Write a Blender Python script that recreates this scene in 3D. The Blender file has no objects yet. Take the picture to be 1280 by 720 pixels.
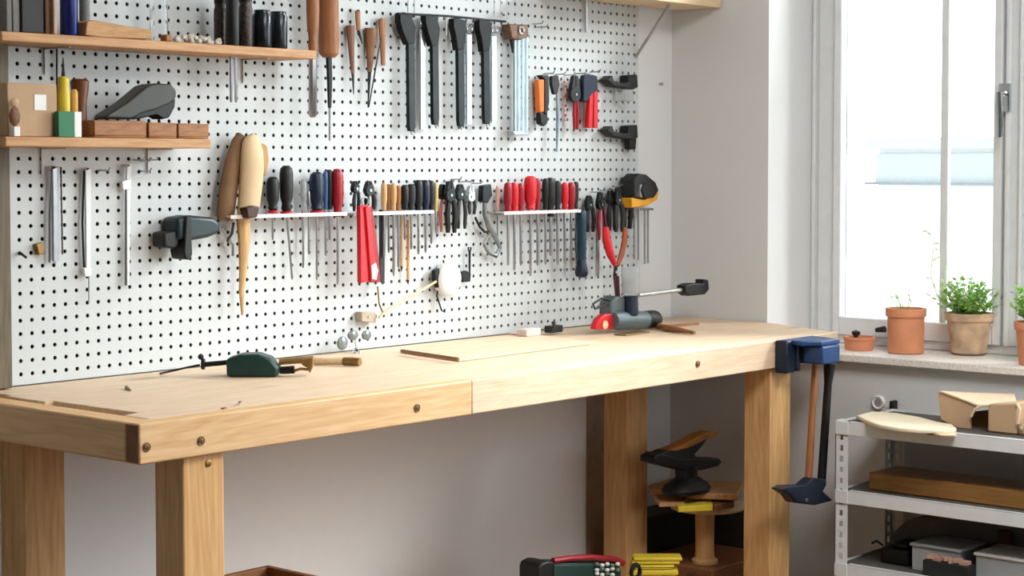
import bpy, math, random
from mathutils import Vector, Matrix
random.seed(7)
R = math.radians
COL = bpy.context.scene.collection
SC = bpy.context.scene

# ------------------------------------------------------------------ camera
EYE = Vector((0, 0, 1.32)); FPX = 2300.0; YAW = R(41.01); PITCH = R(2.64); CY = 310.0
FH = Vector((math.cos(YAW), math.sin(YAW), 0)); RT = Vector((math.sin(YAW), -math.cos(YAW), 0))
FW = FH * math.cos(PITCH) - Vector((0, 0, math.sin(PITCH)))
UP = FH * math.sin(PITCH) + Vector((0, 0, math.cos(PITCH)))
cam_data = bpy.data.cameras.new('camera'); cam = bpy.data.objects.new('camera', cam_data)
COL.objects.link(cam); SC.camera = cam
cam_data.sensor_width = 36; cam_data.lens = FPX / 1280 * 36; cam_data.clip_start = .05
cam_data.shift_y = -(360 - CY) / 1280
cam.matrix_world = Matrix.Translation(EYE) @ Matrix((RT, UP, -FW)).transposed().to_4x4()

# ------------------------------------------------------------------ world, light, exposure
SC.view_settings.view_transform = 'Standard'; SC.view_settings.look = 'None'
SC.view_settings.gamma = 1.0; SC.view_settings.use_curve_mapping = False
SC.view_settings.exposure = 0.47
SC.cycles.use_denoising = True
SC.cycles.max_bounces = 10; SC.cycles.transparent_max_bounces = 12
SC.cycles.sample_clamp_indirect = 4
w = bpy.data.worlds.new('overcast_sky'); SC.world = w; w.use_nodes = True
w.node_tree.nodes['Background'].inputs[0].default_value = (.95, .98, 1, 1)
w.node_tree.nodes['Background'].inputs[1].default_value = 2.1

def area(name, loc, direction, sx, sy, power, col=(1, 1, 1), spread=180):
    l = bpy.data.lights.new(name, 'AREA'); l.shape = 'RECTANGLE'; l.size = sx; l.size_y = sy
    l.energy = power; l.color = col; l.spread = R(spread)
    o = bpy.data.objects.new(name, l); COL.objects.link(o); o.location = loc
    o.rotation_euler = Vector(direction).to_track_quat('-Z', 'Y').to_euler()
    return o
# daylight of the part of the window beyond the frame and of the sky, plus added fill lamps
area('window_daylight', (4.42, 1.15, 1.62), (-1, .12, -.1), 1.3, 1.45, 24, (.93, .97, 1))
area('side_fill_light', (4.06, -1.0, 1.62), (-1, .75, -.15), 1.3, 1.5, 16, (.95, .98, 1))  # added fill from the camera side; the wall has no window here
area('high_sky_daylight', (4.75, 2.0, 2.55), (-.75, .1, -.62), 1.4, .5, 150, (.95, .98, 1))
area('rear_fill_light', (2.7, -1.9, 1.7), (.25, 1, -.1), 1.6, 1.4, 16, (1, .99, .97))  # added fill behind the camera, no window in that wall
area('overhead_fill_light', (2.55, .75, 2.5), (.12, .0, -1), .9, .9, 38, (1, .98, .95))  # fill added overhead to brighten the window wall, no lamp fitting there
sl = bpy.data.lights.new('hazy_sun', 'SUN'); sl.energy = 4.2; sl.angle = R(26); sl.color = (1, .98, .95)
so = bpy.data.objects.new('hazy_sun', sl); COL.objects.link(so); so.location = (7, -1, 5)
so.rotation_euler = Vector((-.62, .78, -.50)).to_track_quat('-Z', 'Y').to_euler()

# ------------------------------------------------------------------ pixel helpers (measurements of the real place)
def ray(px, py): return (FW + RT * ((px - 640) / FPX) + UP * ((CY - py) / FPX))
def on_y(px, py, y): d = ray(px, py); return EYE + d * (y / d.y)
def on_x(px, py, x): d = ray(px, py); return EYE + d * (x / d.x)
def on_z(px, py, z): d = ray(px, py); return EYE + d * ((z - EYE.z) / d.z)
YB = 2.966                       # face of the pegboard
BT = .90                         # bench top
def W(px, py, off=0.0): return on_y(px, py, YB - off)
def T(px, py, h=0.0): return on_z(px, py, BT + h)
def wpx(px, py, w, off=0.0):     # width of w pixels on the wall plane
    return (W(px + w / 2, py, off) - W(px - w / 2, py, off)).length

# ------------------------------------------------------------------ materials
def lin(c):
    c = c / 255.0
    return c / 12.92 if c <= .04045 else ((c + .055) / 1.055) ** 2.4
def rgb(c): return (lin(c[0]), lin(c[1]), lin(c[2]), 1)
MATS = {}
def mat(name, c, rough=.5, metal=0.0, var=.12, scale=30.0, bump=0.0, trans=0.0, ior=1.45, coat=0.0, sub=0):
    if name in MATS: return MATS[name]
    m = bpy.data.materials.new(name); m.use_nodes = True; nt = m.node_tree; b = nt.nodes['Principled BSDF']
    b.inputs['Roughness'].default_value = rough; b.inputs['Metallic'].default_value = metal
    b.inputs['Transmission Weight'].default_value = trans; b.inputs['IOR'].default_value = ior
    b.inputs['Coat Weight'].default_value = coat
    tc = nt.nodes.new('ShaderNodeTexCoord'); n = nt.nodes.new('ShaderNodeTexNoise')
    n.inputs['Scale'].default_value = scale; n.inputs['Detail'].default_value = 5
    nt.links.new(tc.outputs['Object'], n.inputs['Vector'])
    r = nt.nodes.new('ShaderNodeValToRGB'); cc = rgb(c)
    r.color_ramp.elements[0].position = .3; r.color_ramp.elements[1].position = .7
    r.color_ramp.elements[0].color = [v * (1 - var) for v in cc[:3]] + [1]
    r.color_ramp.elements[1].color = [min(1, v * (1 + var)) for v in cc[:3]] + [1]
    nt.links.new(n.outputs['Fac'], r.inputs['Fac']); nt.links.new(r.outputs['Color'], b.inputs['Base Color'])
    if bump:
        bp = nt.nodes.new('ShaderNodeBump'); bp.inputs['Strength'].default_value = bump
        bp.inputs['Distance'].default_value = .002
        nt.links.new(n.outputs['Fac'], bp.inputs['Height']); nt.links.new(bp.outputs['Normal'], b.inputs['Normal'])
    MATS[name] = m; return m

def wood(name, light, dark, axis='X', scale=1.0, rough=.55, knots=True, streak=.5):
    if name in MATS: return MATS[name]
    m = bpy.data.materials.new(name); m.use_nodes = True; nt = m.node_tree; b = nt.nodes['Principled BSDF']
    b.inputs['Roughness'].default_value = rough
    N = nt.nodes.new; L = nt.links.new
    tc = N('ShaderNodeTexCoord'); mp = N('ShaderNodeMapping'); L(tc.outputs['Object'], mp.inputs['Vector'])
    s = {'X': (1.2, 14, 14), 'Y': (14, 1.2, 14), 'Z': (14, 14, 1.2)}[axis]
    mp.inputs['Scale'].default_value = [v * scale for v in s]
    n1 = N('ShaderNodeTexNoise'); n1.inputs['Scale'].default_value = 1.6; n1.inputs['Detail'].default_value = 3; n1.inputs['Distortion'].default_value = .6
    L(mp.outputs['Vector'], n1.inputs['Vector'])
    mu = N('ShaderNodeMath'); mu.operation = 'MULTIPLY'; mu.inputs[1].default_value = 7; L(n1.outputs['Fac'], mu.inputs[0])
    fr = N('ShaderNodeMath'); fr.operation = 'PINGPONG'; fr.inputs[1].default_value = .5; L(mu.outputs[0], fr.inputs[0])
    n2 = N('ShaderNodeTexNoise'); n2.inputs['Scale'].default_value = 9; n2.inputs['Detail'].default_value = 4
    L(mp.outputs['Vector'], n2.inputs['Vector'])
    ad = N('ShaderNodeMath'); ad.operation = 'MULTIPLY_ADD'; ad.inputs[1].default_value = streak
    L(fr.outputs[0], ad.inputs[0]); 
    m2 = N('ShaderNodeMath'); m2.operation = 'MULTIPLY'; m2.inputs[1].default_value = .75; L(n2.outputs['Fac'], m2.inputs[0]); L(m2.outputs[0], ad.inputs[2])
    rp = N('ShaderNodeValToRGB'); rp.color_ramp.elements[0].position = .25; rp.color_ramp.elements[1].position = .85
    rp.color_ramp.elements[0].color = rgb(light); rp.color_ramp.elements[1].color = rgb(dark)
    L(ad.outputs[0], rp.inputs['Fac']); out = rp.outputs['Color']
    if knots:
        v = N('ShaderNodeTexVoronoi'); v.inputs['Scale'].default_value = 3.1 * scale; mk = N('ShaderNodeMapping')
        mk.inputs['Scale'].default_value = {'X': (.7, 1.6, 1.6), 'Y': (1.6, .7, 1.6), 'Z': (1.6, 1.6, .7)}[axis]
        L(tc.outputs['Object'], mk.inputs['Vector']); L(mk.outputs['Vector'], v.inputs['Vector'])
        kr = N('ShaderNodeValToRGB'); kr.color_ramp.elements[0].position = .08; kr.color_ramp.elements[1].position = .17
        kr.color_ramp.elements[0].color = (1, 1, 1, 1); kr.color_ramp.elements[1].color = (0, 0, 0, 1)
        L(v.outputs['Distance'], kr.inputs['Fac'])
        mx = N('ShaderNodeMixRGB'); mx.inputs['Color2'].default_value = rgb([c * .55 for c in dark])
        k2 = N('ShaderNodeMath'); k2.operation = 'MULTIPLY'; k2.inputs[1].default_value = .75
        L(kr.outputs['Color'], k2.inputs[0]); L(k2.outputs[0], mx.inputs['Fac']); L(out, mx.inputs['Color1']); out = mx.outputs['Color']
    L(out, b.inputs['Base Color'])
    bp = N('ShaderNodeBump'); bp.inputs['Strength'].default_value = .15; bp.inputs['Distance'].default_value = .001
    L(n2.outputs['Fac'], bp.inputs['Height']); L(bp.outputs['Normal'], b.inputs['Normal'])
    MATS[name] = m; return m

PAINT = mat('white_wall_paint', (216, 217, 218), .9, var=.015, scale=3, bump=.05)
DARKWALL = mat('olive_grey_wall_paint', (104, 101, 95), .9, var=.03, scale=3)
CEIL = mat('ceiling_paint', (232, 232, 230), .9, var=.01)
FLOOR = wood('floor_boards', (118, 98, 78), (90, 72, 56), 'X', .6)
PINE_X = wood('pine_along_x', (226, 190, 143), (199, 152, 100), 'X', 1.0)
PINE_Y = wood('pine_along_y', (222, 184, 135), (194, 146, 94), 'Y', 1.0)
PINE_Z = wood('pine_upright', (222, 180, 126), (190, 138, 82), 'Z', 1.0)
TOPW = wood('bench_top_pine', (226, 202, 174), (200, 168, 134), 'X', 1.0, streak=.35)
SHELFW = wood('shelf_oak', (205, 160, 112), (168, 116, 72), 'X', 1.3, knots=False)
PALEW = wood('pale_birch', (228, 205, 168), (204, 172, 128), 'X', 1.2, knots=False)
DARKW = wood('dark_walnut', (132, 84, 50), (84, 50, 28), 'Z', 1.6, knots=False)
HANDW = wood('handle_beech', (170, 112, 66), (122, 74, 40), 'Z', 2, knots=False)
TANW = wood('tan_wood', (208, 170, 118), (176, 132, 82), 'Z', 1.5, knots=False)
BOXW = wood('tray_wood', (172, 116, 68), (122, 78, 44), 'X', 2, knots=False)
PEG = mat('pegboard_enamel', (196, 201, 203), .45, var=.01)
STEEL = mat('steel', (170, 172, 175), .3, 1, .1)
CHROME = mat('chrome', (215, 222, 226), .18, 1, .05)
DSTEEL = mat('dark_steel', (42, 45, 46), .38, .8, .2)
BRASS = mat('worn_brass', (150, 118, 72), .4, .8, .25, 60)
WHITEM = mat('white_enamel', (226, 230, 232), .35, 0, .03)
BLACK = mat('black_plastic', (13, 14, 15), .5, 0, .2)
CHAR = mat('charcoal_rubber', (32, 34, 35), .6, 0, .15)
NAVY = mat('navy_plastic', (18, 32, 54), .38, 0, .15)
TEAL = mat('dark_green_plastic', (14, 52, 50), .4, 0, .15)
VISEB = mat('blue_cast_paint', (34, 68, 116), .38, .1, .2, 25, .2)
VISED = mat('dark_blue_cast_paint', (24, 36, 56), .42, .1, .2, 25, .2)
RED = mat('red_plastic', (206, 28, 40), .38, 0, .1)
DRED = mat('dark_red_plastic', (150, 20, 34), .4, 0, .1)
ORANGE = mat('orange_plastic', (226, 116, 44), .4, 0, .1)
YELLOW = mat('yellow_plastic', (222, 198, 58), .42, 0, .08)
WHITEP = mat('white_plastic', (236, 236, 234), .4, 0, .03)
GREYP = mat('grey_plastic', (150, 152, 152), .45, 0, .08)
CARD = mat('cardboard', (190, 160, 128), .85, 0, .08, 12)
CARDIN = mat('torn_cardboard', (232, 208, 178), .9, 0, .06, 40)
TERRA = mat('terracotta', (216, 146, 108), .8, 0, .1, 18, .3)
TERRAB = mat('chalky_terracotta', (204, 174, 144), .85, 0, .35, 22, .3)
SOIL = mat('potting_soil', (60, 44, 32), .95, 0, .3, 90, .6)
def leafmat(name, c, var):
    m = mat(name, c, .5, 0, var, 25); nt = m.node_tree; b = nt.nodes['Principled BSDF']; o = nt.nodes['Material Output']
    tr = nt.nodes.new('ShaderNodeBsdfTranslucent'); mx = nt.nodes.new('ShaderNodeMixShader'); mx.inputs[0].default_value = .45
    nt.links.new(b.inputs['Base Color'].links[0].from_socket, tr.inputs[0]); nt.links.new(b.outputs[0], mx.inputs[1])
    nt.links.new(tr.outputs[0], mx.inputs[2]); nt.links.new(mx.outputs[0], o.inputs[0]); return m
LEAF = leafmat('leaf_green', (146, 196, 84), .3)
LEAFP = leafmat('pale_leaf', (214, 228, 190), .12)
MARBLE = mat('speckled_stone', (232, 226, 220), .5, 0, .16, 160, .1)
LEATH = mat('tan_leather', (176, 136, 88), .6, 0, .2, 14, .3)
GLASS = mat('clear_glass', (250, 252, 252), .02, 0, 0, trans=1, ior=1.3)
PANE = bpy.data.materials.new('window_glass'); PANE.use_nodes = True
_n = PANE.node_tree; _n.nodes.clear()
_o = _n.nodes.new('ShaderNodeOutputMaterial'); _m = _n.nodes.new('ShaderNodeMixShader'); _t = _n.nodes.new('ShaderNodeBsdfTransparent')
_g = _n.nodes.new('ShaderNodeBsdfGlossy'); _f = _n.nodes.new('ShaderNodeFresnel'); _g.inputs['Roughness'].default_value = .02; _f.inputs['IOR'].default_value = 1.25
_t.inputs[0].default_value = (.97, .99, .985, 1)
_n.links.new(_f.outputs[0], _m.inputs[0]); _n.links.new(_t.outputs[0], _m.inputs[1]); _n.links.new(_g.outputs[0], _m.inputs[2]); _n.links.new(_m.outputs[0], _o.inputs[0])
CLEARP = mat('clear_plastic', (232, 236, 238), .12, 0, 0.02, trans=.8, ior=1.2)
MILKY = mat('milky_plastic', (206, 210, 214), .3, 0, 0.03, trans=.35, ior=1.3)
PINK = mat('pink_eraser', (222, 196, 186), .7, 0, .05)
CREAM = mat('cream_ply', (238, 224, 196), .6, 0, .06, 8)
GREENP = mat('green_label', (44, 120, 84), .5, 0, .1)
BLUEC = mat('blue_can', (18, 32, 100), .3, .2, .15)
OUTW = mat('outside_render', (226, 228, 228), .9, 0, .02)
OUTB = mat('outside_parapet_metal', (168, 176, 180), .6, 0, .03)

# ------------------------------------------------------------------ mesh builder
class MB:
    def __init__(s): s.v = []; s.f = []
    def add(s, vs, fs):
        k = len(s.v); s.v += [Vector(v) for v in vs]; s.f += [[i + k for i in f] for f in fs]; return s
    def box(s, a, b):
        x0, x1 = sorted((a[0], b[0])); y0, y1 = sorted((a[1], b[1])); z0, z1 = sorted((a[2], b[2]))
        return s.add([(x0,y0,z0),(x1,y0,z0),(x1,y1,z0),(x0,y1,z0),(x0,y0,z1),(x1,y0,z1),(x1,y1,z1),(x0,y1,z1)],
                     [(0,3,2,1),(4,5,6,7),(0,1,5,4),(1,2,6,5),(2,3,7,6),(3,0,4,7)])
    def obox(s, c, size, rz=0, rx=0, ry=0):
        M = Matrix.Rotation(rz, 3, 'Z') @ Matrix.Rotation(ry, 3, 'Y') @ Matrix.Rotation(rx, 3, 'X'); c = Vector(c)
        h = [v / 2 for v in size]
        vs = [c + M @ Vector((sx*h[0], sy*h[1], sz*h[2])) for sz in (-1,1) for sx, sy in ((-1,-1),(1,-1),(1,1),(-1,1))]
        return s.add(vs, [(0,3,2,1),(4,5,6,7),(0,1,5,4),(1,2,6,5),(2,3,7,6),(3,0,4,7)])
    def prism(s, poly, vec):
        n = len(poly); vec = Vector(vec); P = [Vector(p) for p in poly]
        nr = Vector((0,0,0))
        for i in range(n): nr += P[i].cross(P[(i+1) % n])
        if nr.dot(vec) > 0: P.reverse()
        vs = P + [p + vec for p in P]
        fs = [list(range(n)), [n + i for i in reversed(range(n))]]
        for i in range(n):
            j = (i + 1) % n; fs.append([j, i, n + i, n + j])
        return s.add(vs, fs)
    def tube(s, pts, rad, seg=8, flat=1.0):
        P = [Vector(p) for p in pts]; n = len(P)
        if not isinstance(rad, (list, tuple)): rad = [rad] * n
        vs = []; fs = []; ref = None
        for i in range(n):
            t = (P[min(i+1, n-1)] - P[max(i-1, 0)]).normalized()
            if ref is None:
                ref = Vector((0, 1, 0)) if abs(t.y) < .9 else Vector((1, 0, 0))
            u = (ref - t * ref.dot(t)).normalized(); v = t.cross(u); ref = u
            for k in range(seg):
                a = 2 * math.pi * k / seg
                vs.append(P[i] + (u * math.cos(a) * flat + v * math.sin(a)) * rad[i])
        for i in range(n - 1):
            for k in range(seg):
                a = i*seg + k; b = i*seg + (k+1) % seg
                fs.append([a, b, b + seg, a + seg])
        fs.append(list(reversed(range(seg)))); fs.append([(n-1)*seg + k for k in range(seg)])
        return s.add(vs, fs)
    def lathe(s, base, prof, axis=(0,0,1), seg=16, sx=1.0, sy=1.0):
        base = Vector(base); ax = Vector(axis).normalized()
        q = Vector((0,0,1)).rotation_difference(ax)
        vs = []; fs = []; n = len(prof)
        for r, h in prof:
            for k in range(seg):
                a = 2 * math.pi * k / seg
                vs.append(base + q @ Vector((r * sx * math.cos(a), r * sy * math.sin(a), h)))
        for i in range(n - 1):
            for k in range(seg):
                a = i*seg + k; b = i*seg + (k+1) % seg
                fs.append([a, b, b + seg, a + seg])
        fs.append(list(reversed(range(seg)))); fs.append([(n-1)*seg + k for k in range(seg)])
        return s.add(vs, fs)
    def ball(s, c, r, seg=12, rings=7):
        r = r if isinstance(r, (tuple, list)) else (r, r, r); c = Vector(c)
        vs = []; fs = []
        for i in range(1, rings):
            t = math.pi * i / rings
            for k in range(seg):
                a = 2 * math.pi * k / seg
                vs.append(c + Vector((r[0]*math.sin(t)*math.cos(a), r[1]*math.sin(t)*math.sin(a), -r[2]*math.cos(t))))
        vs += [c - Vector((0,0,r[2])), c + Vector((0,0,r[2]))]; b = len(vs) - 2
        for i in range(rings - 2):
            for k in range(seg):
                fs.append([i*seg+k, i*seg+(k+1)%seg, (i+1)*seg+(k+1)%seg, (i+1)*seg+k])
        for k in range(seg):
            fs.append([b, (k+1)%seg, k]); fs.append([b+1, (rings-2)*seg+k, (rings-2)*seg+(k+1)%seg])
        return s.add(vs, fs)
    def ring(s, c, Rr, r, axis=(0,1,0), seg=24, a0=0, a1=360, up=(0,0,1), sq=1.0):
        ax = Vector(axis).normalized(); u = Vector(up); u = (u - ax*u.dot(ax)).normalized(); v = ax.cross(u)
        pts = [Vector(c) + (u*math.cos(R(a0+(a1-a0)*k/seg))*sq + v*math.sin(R(a0+(a1-a0)*k/seg)))*Rr for k in range(seg+1)]
        return s.tube(pts, r, 8)

def build(name, mb, m, parent=None, loc=None, bevel=0, seg=2, smooth=35):
    org = Vector(loc) if loc is not None else Vector((0,0,0))
    me = bpy.data.meshes.new(name); me.from_pydata([v - org for v in mb.v], [], mb.f); me.validate()
    me.materials.append(m)
    for p in me.polygons: p.use_smooth = True
    me.set_sharp_from_angle(angle=R(smooth))
    o = bpy.data.objects.new(name, me); COL.objects.link(o)
    if parent is not None: o.parent = parent
    if bevel:
        md = o.modifiers.new('bevel', 'BEVEL'); md.width = bevel; md.segments = seg; md.limit_method = 'ANGLE'
        md.angle_limit = R(40); md.harden_normals = False
    return o

class Thing:
    def __init__(s, name, label, cat, loc, group=None):
        s.loc = Vector(loc); s.o = bpy.data.objects.new(name, None); COL.objects.link(s.o)
        s.o.empty_display_size = .02
        s.o.location = s.loc; s.o['label'] = label; s.o['category'] = cat
        if group: s.o['group'] = group
    def part(s, name, mb, m, bevel=0, seg=2, parent=None, label=None, smooth=35):
        o = build(name, mb, m, parent or s.o, s.loc, bevel, seg, smooth)
        if label: o['label'] = label
        return o
def solo(name, label, cat, mb, m, loc, bevel=0, group=None, seg=2, smooth=35):
    o = build(name, mb, m, None, loc, bevel, seg, smooth); o.location = Vector(loc)
    o['label'] = label; o['category'] = cat
    if group: o['group'] = group
    return o
def struct(name, mb, m, bevel=0, parent=None):
    o = build(name, mb, m, parent, None, bevel)
    if parent is None: o['kind'] = 'structure'
    return o
def PW(pts, off): return [W(px, py, off) for px, py in pts]
def slab(mb, pts, off, th):      # silhouette on the wall: front face at off+th, going back th
    return mb.prism(PW(pts, off + th), (0, th, 0))
def wtube(mb, pts, r, off, seg=8, flat=1.0): return mb.tube(PW(pts, off), r, seg, flat)

# ================================================================== the room
XR = 4.10; YWALL = YB + .020; XL = -2.2; YF = -2.2; ZC = 2.65
struct('floor', MB().box((XL-.2, YF-.2, -.1), (XR+.35, YWALL+.2, 0)), FLOOR)
struct('ceiling', MB().box((XL-.2, YF-.2, ZC), (XR+.35, YWALL+.2, ZC+.1)), CEIL)
struct('wall_back', MB().box((XL-.2, YWALL, 0), (XR+.35, YWALL+.2, ZC)), PAINT)
struct('wall_left', MB().box((XL-.2, YF, 0), (XL, YWALL, ZC)), DARKWALL)
struct('wall_front', MB().box((XL-.2, YF-.2, 0), (XR+.35, YF, ZC)), DARKWALL)
WY1 = 2.672; WY0 = .35; WZ0 = .815; WZ1 = 2.35
wr = MB()
wr.box((XR, YF, 0), (XR+.35, YWALL, WZ0)); wr.box((XR, YF, WZ1), (XR+.35, YWALL, ZC))
wr.box((XR, WY1, WZ0), (XR+.35, YWALL, WZ1)); wr.box((XR, YF, WZ0), (XR+.35, WY0, WZ1))
struct('wall_right', wr, PAINT)
# window sill
struct('trim_1', MB().box((XR-.03, WY0-.03, WZ0), (XR+.24, WY1-.001, WZ0+.02)).box((XR-.03, 2.45, WZ0), (XR-.001, 2.46, WZ0+.02)), MARBLE, .003)
# window
XW = 4.31
wf = MB()
wf.box((XW, WY1-.012, WZ0+.02), (XW+.06, WY1, WZ1)); wf.box((XW+.006, 2.648, WZ0+.02), (XW+.06, 2.662, WZ1))
wf.box((XW, 2.592, WZ0+.02), (XW+.06, 2.650, WZ1))
wf.box((XW, WY0, WZ0+.02), (XW+.06, WY0+.06, WZ1)); wf.box((XW+.001, WY0+.06, WZ1-.06), (XW+.06, 2.592, WZ1))
wf.box((XW+.001, WY0+.06, WZ0+.02), (XW+.06, 2.592, WZ0+.0448))
win = struct('window_1', wf, WHITEM, .004)
def sash(y0, y1):
    s_ = MB(); t = .022
    s_.box((XW-.014, y0, WZ0+.045), (XW+.04, y0+t, WZ1-.06)); s_.box((XW-.014, y1-t, WZ0+.045), (XW+.04, y1, WZ1-.06))
    s_.box((XW-.0135, y0+t, WZ0+.045), (XW+.0395, y1-t, .908)); s_.box((XW-.0135, y0+t, WZ1-.1), (XW+.0395, y1-t, WZ1-.06))
    return s_
build('window_sash', sash(2.108, 2.594), WHITEM, win, None, .003)
build('window_sash', sash(.41, 2.038), WHITEM, win, None, .003)
build('window_mullion', MB().box((XW-.004, 2.040, WZ0+.045), (XW+.05, 2.106, WZ1-.06)).box((XW-.018, 2.052, WZ0+.045), (XW, 2.060, WZ1-.06)).box((XW-.018, 2.084, WZ0+.045), (XW, 2.096, WZ1-.06)), WHITEM, win, None, .002)
build('window_muntin', MB().box((XW+.012, 2.270, .908), (XW+.030, 2.290, WZ1-.1)), WHITEM, win, None, .002)
build('window_pane', MB().box((XW+.018, 2.13, .905), (XW+.022, 2.572, WZ1-.1)), PANE, win)
build('window_pane', MB().box((XW+.018, .432, .905), (XW+.022, 2.016, WZ1-.1)), PANE, win)
h = on_x(1257, 122, XW-.02)
hd = MB().box((h.x-.008, h.y-.014, h.z-.035), (h.x+.004, h.y+.014, h.z+.035)).tube([(h.x, h.y, h.z+.01), (h.x-.035, h.y, h.z+.01), (h.x-.04, h.y-.006, h.z-.10)], [.009, .009, .007])
build('window_handle', hd, CHROME, win)
# neighbouring building across the yard
bl = on_x(1099, 204, 8.0); 
zb = lambda py: on_x(1150, py, 8.0).z
nb = Thing('neighbouring_building', 'low white rendered building seen through the window, with grey parapet bands', 'building', (8, 0, -1))
nb.part('facade_wall', MB().box((8.0, -5, -1), (11, bl.y, zb(172)-.03)), OUTW)
nb.part('parapet_cap', MB().box((7.95, -5, zb(186)), (11.05, bl.y+.05, zb(172))), OUTB)
nb.part('parapet_band', MB().box((7.98, -5, zb(229)), (8.01, bl.y+.01, zb(188)-.015)), OUTB)
nb.part('ledge', MB().box((7.93, -5, zb(231)), (8.0, bl.y+.04, zb(228))), mat('outside_ledge', (120, 128, 132), .6))
struct('ground_outside', MB().box((XR+.4, -12, -1.1), (30, 20, -1)), mat('outside_paving', (190, 190, 186), .9))

# ================================================================== pegboard with real holes
def pegboard():
    p = .0254; r = .0043; x0 = 2.000 - p/2; z0 = .922 - p/2; nx = 76; nz = 46; yf = YB; yb = YB + .003
    v = []; f = []
    idx = {}
    def corner(i, j):
        if (i, j) not in idx:
            idx[(i, j)] = len(v); v.append((x0 + i*p, yf, z0 + j*p))
        return idx[(i, j)]
    for i in range(nx):
        for j in range(nz):
            c = [corner(i, j), corner(i+1, j), corner(i+1, j+1), corner(i, j+1)]
            cx = x0 + (i+.5)*p; cz = z0 + (j+.5)*p; k = len(v)
            for a in range(8): v.append((cx + r*math.cos(a*math.pi/4), yf, cz + r*math.sin(a*math.pi/4)))
            for a in range(8): v.append((cx + r*math.cos(a*math.pi/4), yb, cz + r*math.sin(a*math.pi/4)))
            for q, (cc, a) in enumerate(((2, 1), (3, 3), (0, 5), (1, 7))):
                f.append((c[cc], k + (a+1) % 8, k + a, k + a - 1))
            for c0, c1, a in ((1, 2, 0), (2, 3, 2), (3, 0, 4), (0, 1, 6)):
                f.append((c[c0], c[c1], k + a))
            for a in range(8): f.append((k + a, k + (a+1) % 8, k + 8 + (a+1) % 8, k + 8 + a))
    mb = MB(); mb.v = [Vector(q) for q in v]; mb.f = [list(q) for q in f]
    X0 = 1.978; X1 = 3.921; xa = x0; xb = x0 + nx*p; za = z0; zb_ = z0 + nz*p
    mb.box((X0, yf, .902), (xa, yb, zb_+.01)); mb.box((xb, yf, .902), (X1, yb, zb_+.01))
    mb.box((xa, yf, .902), (xb, yb, za)); mb.box((xa, yf, zb_), (xb, yb, zb_+.01))
    return mb
pb = Thing('pegboard', 'large white perforated pegboard fixed to the wall above the workbench', 'pegboard', (2.95, YB, .902))
pb.part('board', pegboard(), PEG, smooth=20)
e = MB().box((1.970, YB-.002, .902), (1.978, YWALL-.001, 2.10)).box((3.921, YB+.001, .902), (3.925, YWALL-.001, 2.10))
e.box((1.978, YB+.006, .902), (3.921, YWALL-.001, .910))
pb.part('edge_frame', e, PEG, .001)

pb.part('hole_shade_sheet', MB().box((1.984, YB+.0135, .912), (3.915, YB+.0155, 2.09)), mat('hole_shade_black', (14, 14, 14), .9))  # sheet added behind the board; its black stands in for shade in the holes
# dark timber upright beside the pegboard
solo('timber_upright', 'dark timber upright standing against the wall at the end of the pegboard', 'timber post',
     MB().box((1.86, YB-.03, .902), (1.962, YWALL-.001, 2.3)), wood('weathered_timber', (112, 100, 78), (76, 66, 50), 'Z', 1, knots=False), (1.91, YB, .902), .003)

# ================================================================== workbench
XB0 = 1.830; XB1 = XR - .004; XBF = 3.985; YB0 = 2.387; YB1 = YB - .002; RH = .067
wb = Thing('workbench', 'long pine workbench with thick front rail and square legs along the wall', 'workbench', (2.95, 2.67, 0))
SL0, SL1 = 1.884, 1.908
top = MB().prism([(XB0+.05, YB0+.036, BT), (XBF, YB0+.036, BT), (XB1, 2.66, BT), (XB1, YB1, BT), (SL1, YB1, BT), (SL1, 2.86, BT), (SL1-.012, 2.86, BT), (SL1-.012, 2.74, BT),
                  (SL1+.006, 2.74, BT), (SL1+.004, 2.62, BT), (SL1+.008, 2.50, BT), (XB0+.05, 2.495, BT)], (0, 0, -.04))
wb.part('tabletop', top, TOPW, .0015)
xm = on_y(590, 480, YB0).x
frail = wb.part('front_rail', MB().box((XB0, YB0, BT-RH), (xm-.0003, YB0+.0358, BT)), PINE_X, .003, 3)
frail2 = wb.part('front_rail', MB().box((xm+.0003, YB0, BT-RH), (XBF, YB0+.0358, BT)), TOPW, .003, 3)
wb.part('end_grain', MB().box((XB0-.0008, YB0+.003, BT-RH+.003), (XB0, YB0+.033, BT-.003)), mat('pine_end_grain', (122, 80, 46), .7, 0, .2, 60), label='dark end grain of the front rail')
wb.part('end_rail', MB().box((XB0+.001, YB0+.036, BT-RH), (XB0+.0498, YB1, BT-.0005)), PINE_Y, .004, 3)
wb.part('end_rail', MB().box((XBF-.05, YB0+.036, BT-RH), (XBF-.002, YB1, BT-.041)), PINE_Y, .003)
wb.part('back_rail', MB().box((XB0+.06, YB1-.05, BT-RH-.02), (XBF-.06, YB1-.012, BT-.041)), PINE_X, .003)
for x0, y0 in ((1.929, 2.400), (3.700, 2.400), (1.915, 2.835), (3.700, 2.830)):
    wb.part('leg', MB().box((x0, y0, 0), (x0+.088, y0+.076, BT-RH-.0005 if y0 < 2.5 else BT-.045)), PINE_Z, .003)
wb.part('stretcher', MB().box((2.018, 2.42, .12), (3.699, 2.455, .199)), PINE_X, .003)
wb.part('stretcher', MB().box((2.005, 2.85, .12), (3.699, 2.885, .199)), PINE_X, .003)
wb.part('lower_shelf', MB().box((2.02, 2.42, .2), (3.695, 2.90, .22)), PINE_X, .002)
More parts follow.
